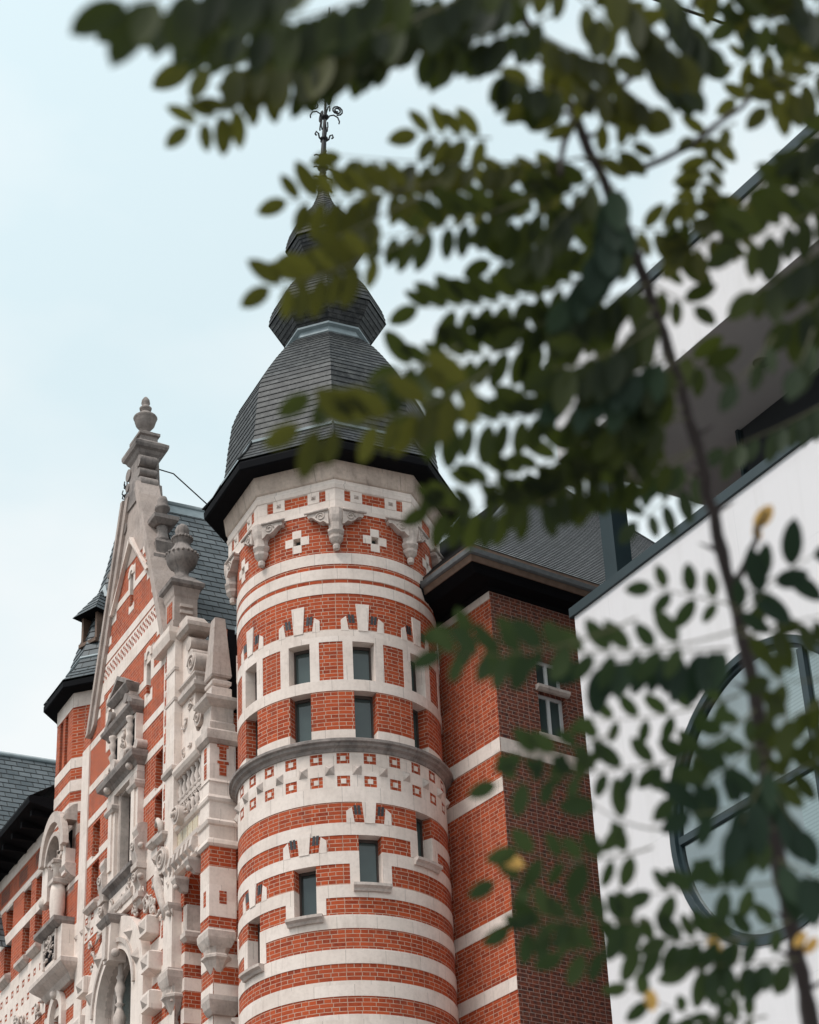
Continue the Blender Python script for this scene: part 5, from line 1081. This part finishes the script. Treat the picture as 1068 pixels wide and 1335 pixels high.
  ((0.408,2.414,2.499), (0.265,2.393,2.476), 0.0397, 0.10, 0.0241, 'b', 'm'),
  ((0.384,2.305,2.679), (0.281,2.311,2.612), 0.0397, 0.10, 0.0259, 'b', 'm'),
  ((0.360,2.140,2.566), (0.325,2.142,2.504), 0.0523, 0.00, 0.0365, 'd', 't'),
  ((0.379,2.244,2.586), (0.286,2.227,2.556), 0.0430, 0.10, 0.0281, 'b', 't'),
  ((0.381,2.266,2.550), (0.308,2.254,2.513), 0.0447, 0.20, 0.0298, 'd', 'm'),
  ((0.359,2.143,2.464), (0.404,2.128,2.431), 0.0543, 0.00, 0.0357, 'd', 't'),
  ((0.375,2.236,2.600), (0.401,2.239,2.537), 0.0497, 0.00, 0.0364, 'd', 't'),
  ((0.390,2.364,2.678), (0.467,2.321,2.692), 0.0387, 0.10, 0.0281, 'b', 'd'),
  ((0.390,2.332,2.634), (0.460,2.291,2.644), 0.0379, 0.10, 0.0293, 'b', 'd'),
  ((0.355,2.179,2.790), (0.441,2.131,2.812), 0.0473, 0.25, 0.0355, 'b', 't'),
  ((0.354,2.187,2.776), (0.398,2.145,2.788), 0.0456, 0.10, 0.0372, 'b', 't'),
  ((0.365,2.201,2.753), (0.463,2.164,2.757), 0.0422, 0.30, 0.0338, 'd', 'd'),
  ((0.368,2.245,2.777), (0.403,2.213,2.772), 0.0397, 0.20, 0.0345, 'b', 'd'),
  ((0.456,2.181,2.690), (0.380,2.155,2.676), 0.0414, 0.75, 0.0414, 'b', 'd'),
  ((0.446,2.194,2.669), (0.382,2.178,2.637), 0.0381, 0.70, 0.0364, 'b', 'd')]
DRY = [((0.401,2.242,2.917), (0.425,2.229,2.939)), ((0.402,2.240,2.920), (0.407,2.250,2.903)), ((0.250,2.518,2.464), (0.255,2.533,2.439)), ((0.082,2.340,2.563), (0.109,2.346,2.553)), ((0.325,2.487,2.514), (0.335,2.503,2.488)), ((0.450,2.492,2.506), (0.435,2.502,2.489)), ((0.414,2.450,2.480), (0.430,2.441,2.494))]

def mat_leaf(name, a, b, tr, tf):
    N = NT(name); ob = N.n('ShaderNodeTexCoord').outputs['Object']; rnd = N.n('ShaderNodeNewGeometry').outputs['Random Per Island']
    lc = N.mix(rnd, c4(*a), c4(*b)); N.set(lc, .55, N.noise(ob, 160, 2), .12, .001, Specular_IOR_Level=.22)
    t_ = N.n('ShaderNodeBsdfTranslucent', {'Color': N.mix(.5, lc, c4(*tr))}); ms = N.n('ShaderNodeMixShader', {0: tf, 1: N.b.outputs[0], 2: t_.outputs[0]}); N.t.links.new(ms.outputs[0], N.o.inputs[0]); M[name] = N.m
mat_leaf('leaf_d', (.010, .018, .006), (.044, .056, .014), (.12, .15, .015), .34)
mat_leaf('leaf_o', (.022, .028, .007), (.080, .084, .017), (.20, .19, .02), .38)
mat_leaf('leaf_t', (.010, .024, .014), (.024, .046, .022), (.05, .10, .03), .15)
mat_leaf('leaf_m', (.020, .040, .018), (.050, .074, .028), (.08, .12, .02), .28)
mat_leaf('leaf_g', (.028, .042, .022), (.046, .062, .030), (.07, .10, .03), .2)
N = NT('dry_leaf'); N.set(c4(.62, .34, .12), .6); tl_ = N.n('ShaderNodeBsdfTranslucent', {'Color': c4(.8, .5, .12)}); ms = N.n('ShaderNodeMixShader', {0: .4, 1: N.b.outputs[0], 2: tl_.outputs[0]}); N.t.links.new(ms.outputs[0], N.o.inputs[0]); M['dry_leaf'] = N.m
M['rachis'] = mat_plain('leaf_stalk', (.09, .085, .035), .6, .3, 40)
st0 = STEM[0]
tree = thing('tree', 'slim young tree with dark feathery leaves and a few yellow ones', 'tree', (st0[0], st0[1], .13))
TO = Vector((st0[0], st0[1], .13)); L_ = lambda p: tuple(Vector(p)-TO)
tk = MB(); pts = [(st0[0]+.06, st0[1]+.05, .1), (st0[0]+.03, st0[1]+.03, 1.0)]+STEM
def wob(P, r, amp, n=4):
    o = []
    for a, b in zip(P, P[1:]):
        for i in range(n): q = Vector(a).lerp(Vector(b), i/n); o.append(q+Vector((r.uniform(-1, 1), r.uniform(-1, 1), r.uniform(-1, 1)))*amp)
    return o+[Vector(P[-1])]
rr = random.Random(8); W_ = wob(pts, rr, .0022)
nW = len(W_); tk.tube([L_(p) for p in W_], [(.015 if i < 8 else .0105-.006*(i-8)/(nW-8))*(1+.15*rr.uniform(-1, 1)) for i in range(nW)], 'bark', 8)
for i in range(10, nW-2, 2):
    p = W_[i]; a = rr.uniform(0, 6.28); e = Vector((math.cos(a), .3*math.sin(a), .5)); tk.tube([L_(p), L_(p+e*.012), L_(p+e*.026)], [.005, .003, .0006], 'bark', 5)
tk.build('trunk', tree)
bt_ = MB()
for t in TWIGS: P = wob(t, rr, .003); bt_.tube([L_(p) for p in P], [.0055-.0035*i/len(P) for i in range(len(P))], 'bark', 6)
bt_.build('branch', tree)
def leaflet(mb, base, d, nrm, L, w, m, curl):
    d = d.normalized(); s = nrm.cross(d).normalized(); up = d.cross(s); vs = []; K = 7
    for i in range(K+1):
        t = i/K; wd = w*.5*math.sin(PI*min(1, t*.98+.01))**.62*(1.04-.1*t); c = base+d*(L*t)+up*(curl*L*t*t)
        if i in (0, K): vs.append(c)
        else: vs += [c-s*wd+up*wd*.22, c, c+s*wd+up*wd*.22]
    fs = [(0, 1, 2), (0, 2, 3)]
    for i in range(K-2): a = 1+3*i; fs += [(a, a+3, a+4, a+1), (a+1, a+4, a+5, a+2)]
    a = 1+3*(K-2); fs += [(a, a+3, a+1), (a+1, a+3, a+2)]
    mb.add([L_(v) for v in vs], fs, m, True)
for k, (a, b, L, t0, sp, habit, tone) in enumerate(LEAVES):
    r = random.Random(100+k); lf = MB(); a, b = Vector(a), Vector(b); ax = (b-a); ln_ = ax.length; ax.normalize()
    face = Vector((r.uniform(-.2, .2), -.82, -.55+r.uniform(-.15, .15))).normalized(); side = face.cross(ax).normalized(); down = Vector((0, .25, -1)).normalized(); sag = ln_*r.uniform(-.02, .10)
    if side.z > 0: side = -side
    def on(t): return a+ax*(ln_*t)+down*(sag*4*t*(1-t))
    pos = [on(i/12) for i in range(13)]
    lf.tube([L_(p) for p in pos], [.0015-.0009*i/12 for i in range(13)], 'rachis', 5)
    n = max(1, int(round(ln_*(1-t0)/(sp*(.88 if habit == 'b' and tone != 'm' else 1))))); m = 'leaf_'+tone
    for i in range(n):
        for sg in (1, -1):
            if r.random() < .05: continue
            t = t0+(1-t0)*(i+.25*(sg < 0)+r.uniform(-.12, .12))/n; p = on(max(0, min(1, t)))
            if habit == 'b': dr = side*sg*r.uniform(.75, 1.05)+ax*r.uniform(.35, .75)+down*r.uniform(.0, .3)+face*r.uniform(-.15, .2)
            else: dr = down*r.uniform(.85, 1.1)+ax*r.uniform(.1, .55)+face*(sg*r.uniform(.1, .3))+side*(.15*sg)
            nr = (face+Vector((r.uniform(-.28, .28), r.uniform(-.2, .2), r.uniform(-.28, .28)))).normalized(); Lk = L*(1.0 if tone == 'm' else 1.1)*r.uniform(.8, 1.22)*(1-.22*abs(t-.5))
            leaflet(lf, p+dr.normalized()*L*.06, dr, nr, Lk, Lk*(r.uniform(.44, .51) if tone == 'm' else r.uniform(.40, .48)), m, r.uniform(-.14, .1))
    leaflet(lf, pos[-1], ax+down*.3, face, L*.95, L*.5, m, -.05); lf.build('leaf', tree)
for k, (a, b) in enumerate(DRY):
    lf = MB(); a, b = Vector(a), Vector(b); leaflet(lf, a, b-a, Vector((.1, -.8, -.5)), (b-a).length, (b-a).length*.55, 'dry_leaf', -.1); lf.build('dry_leaf', tree)
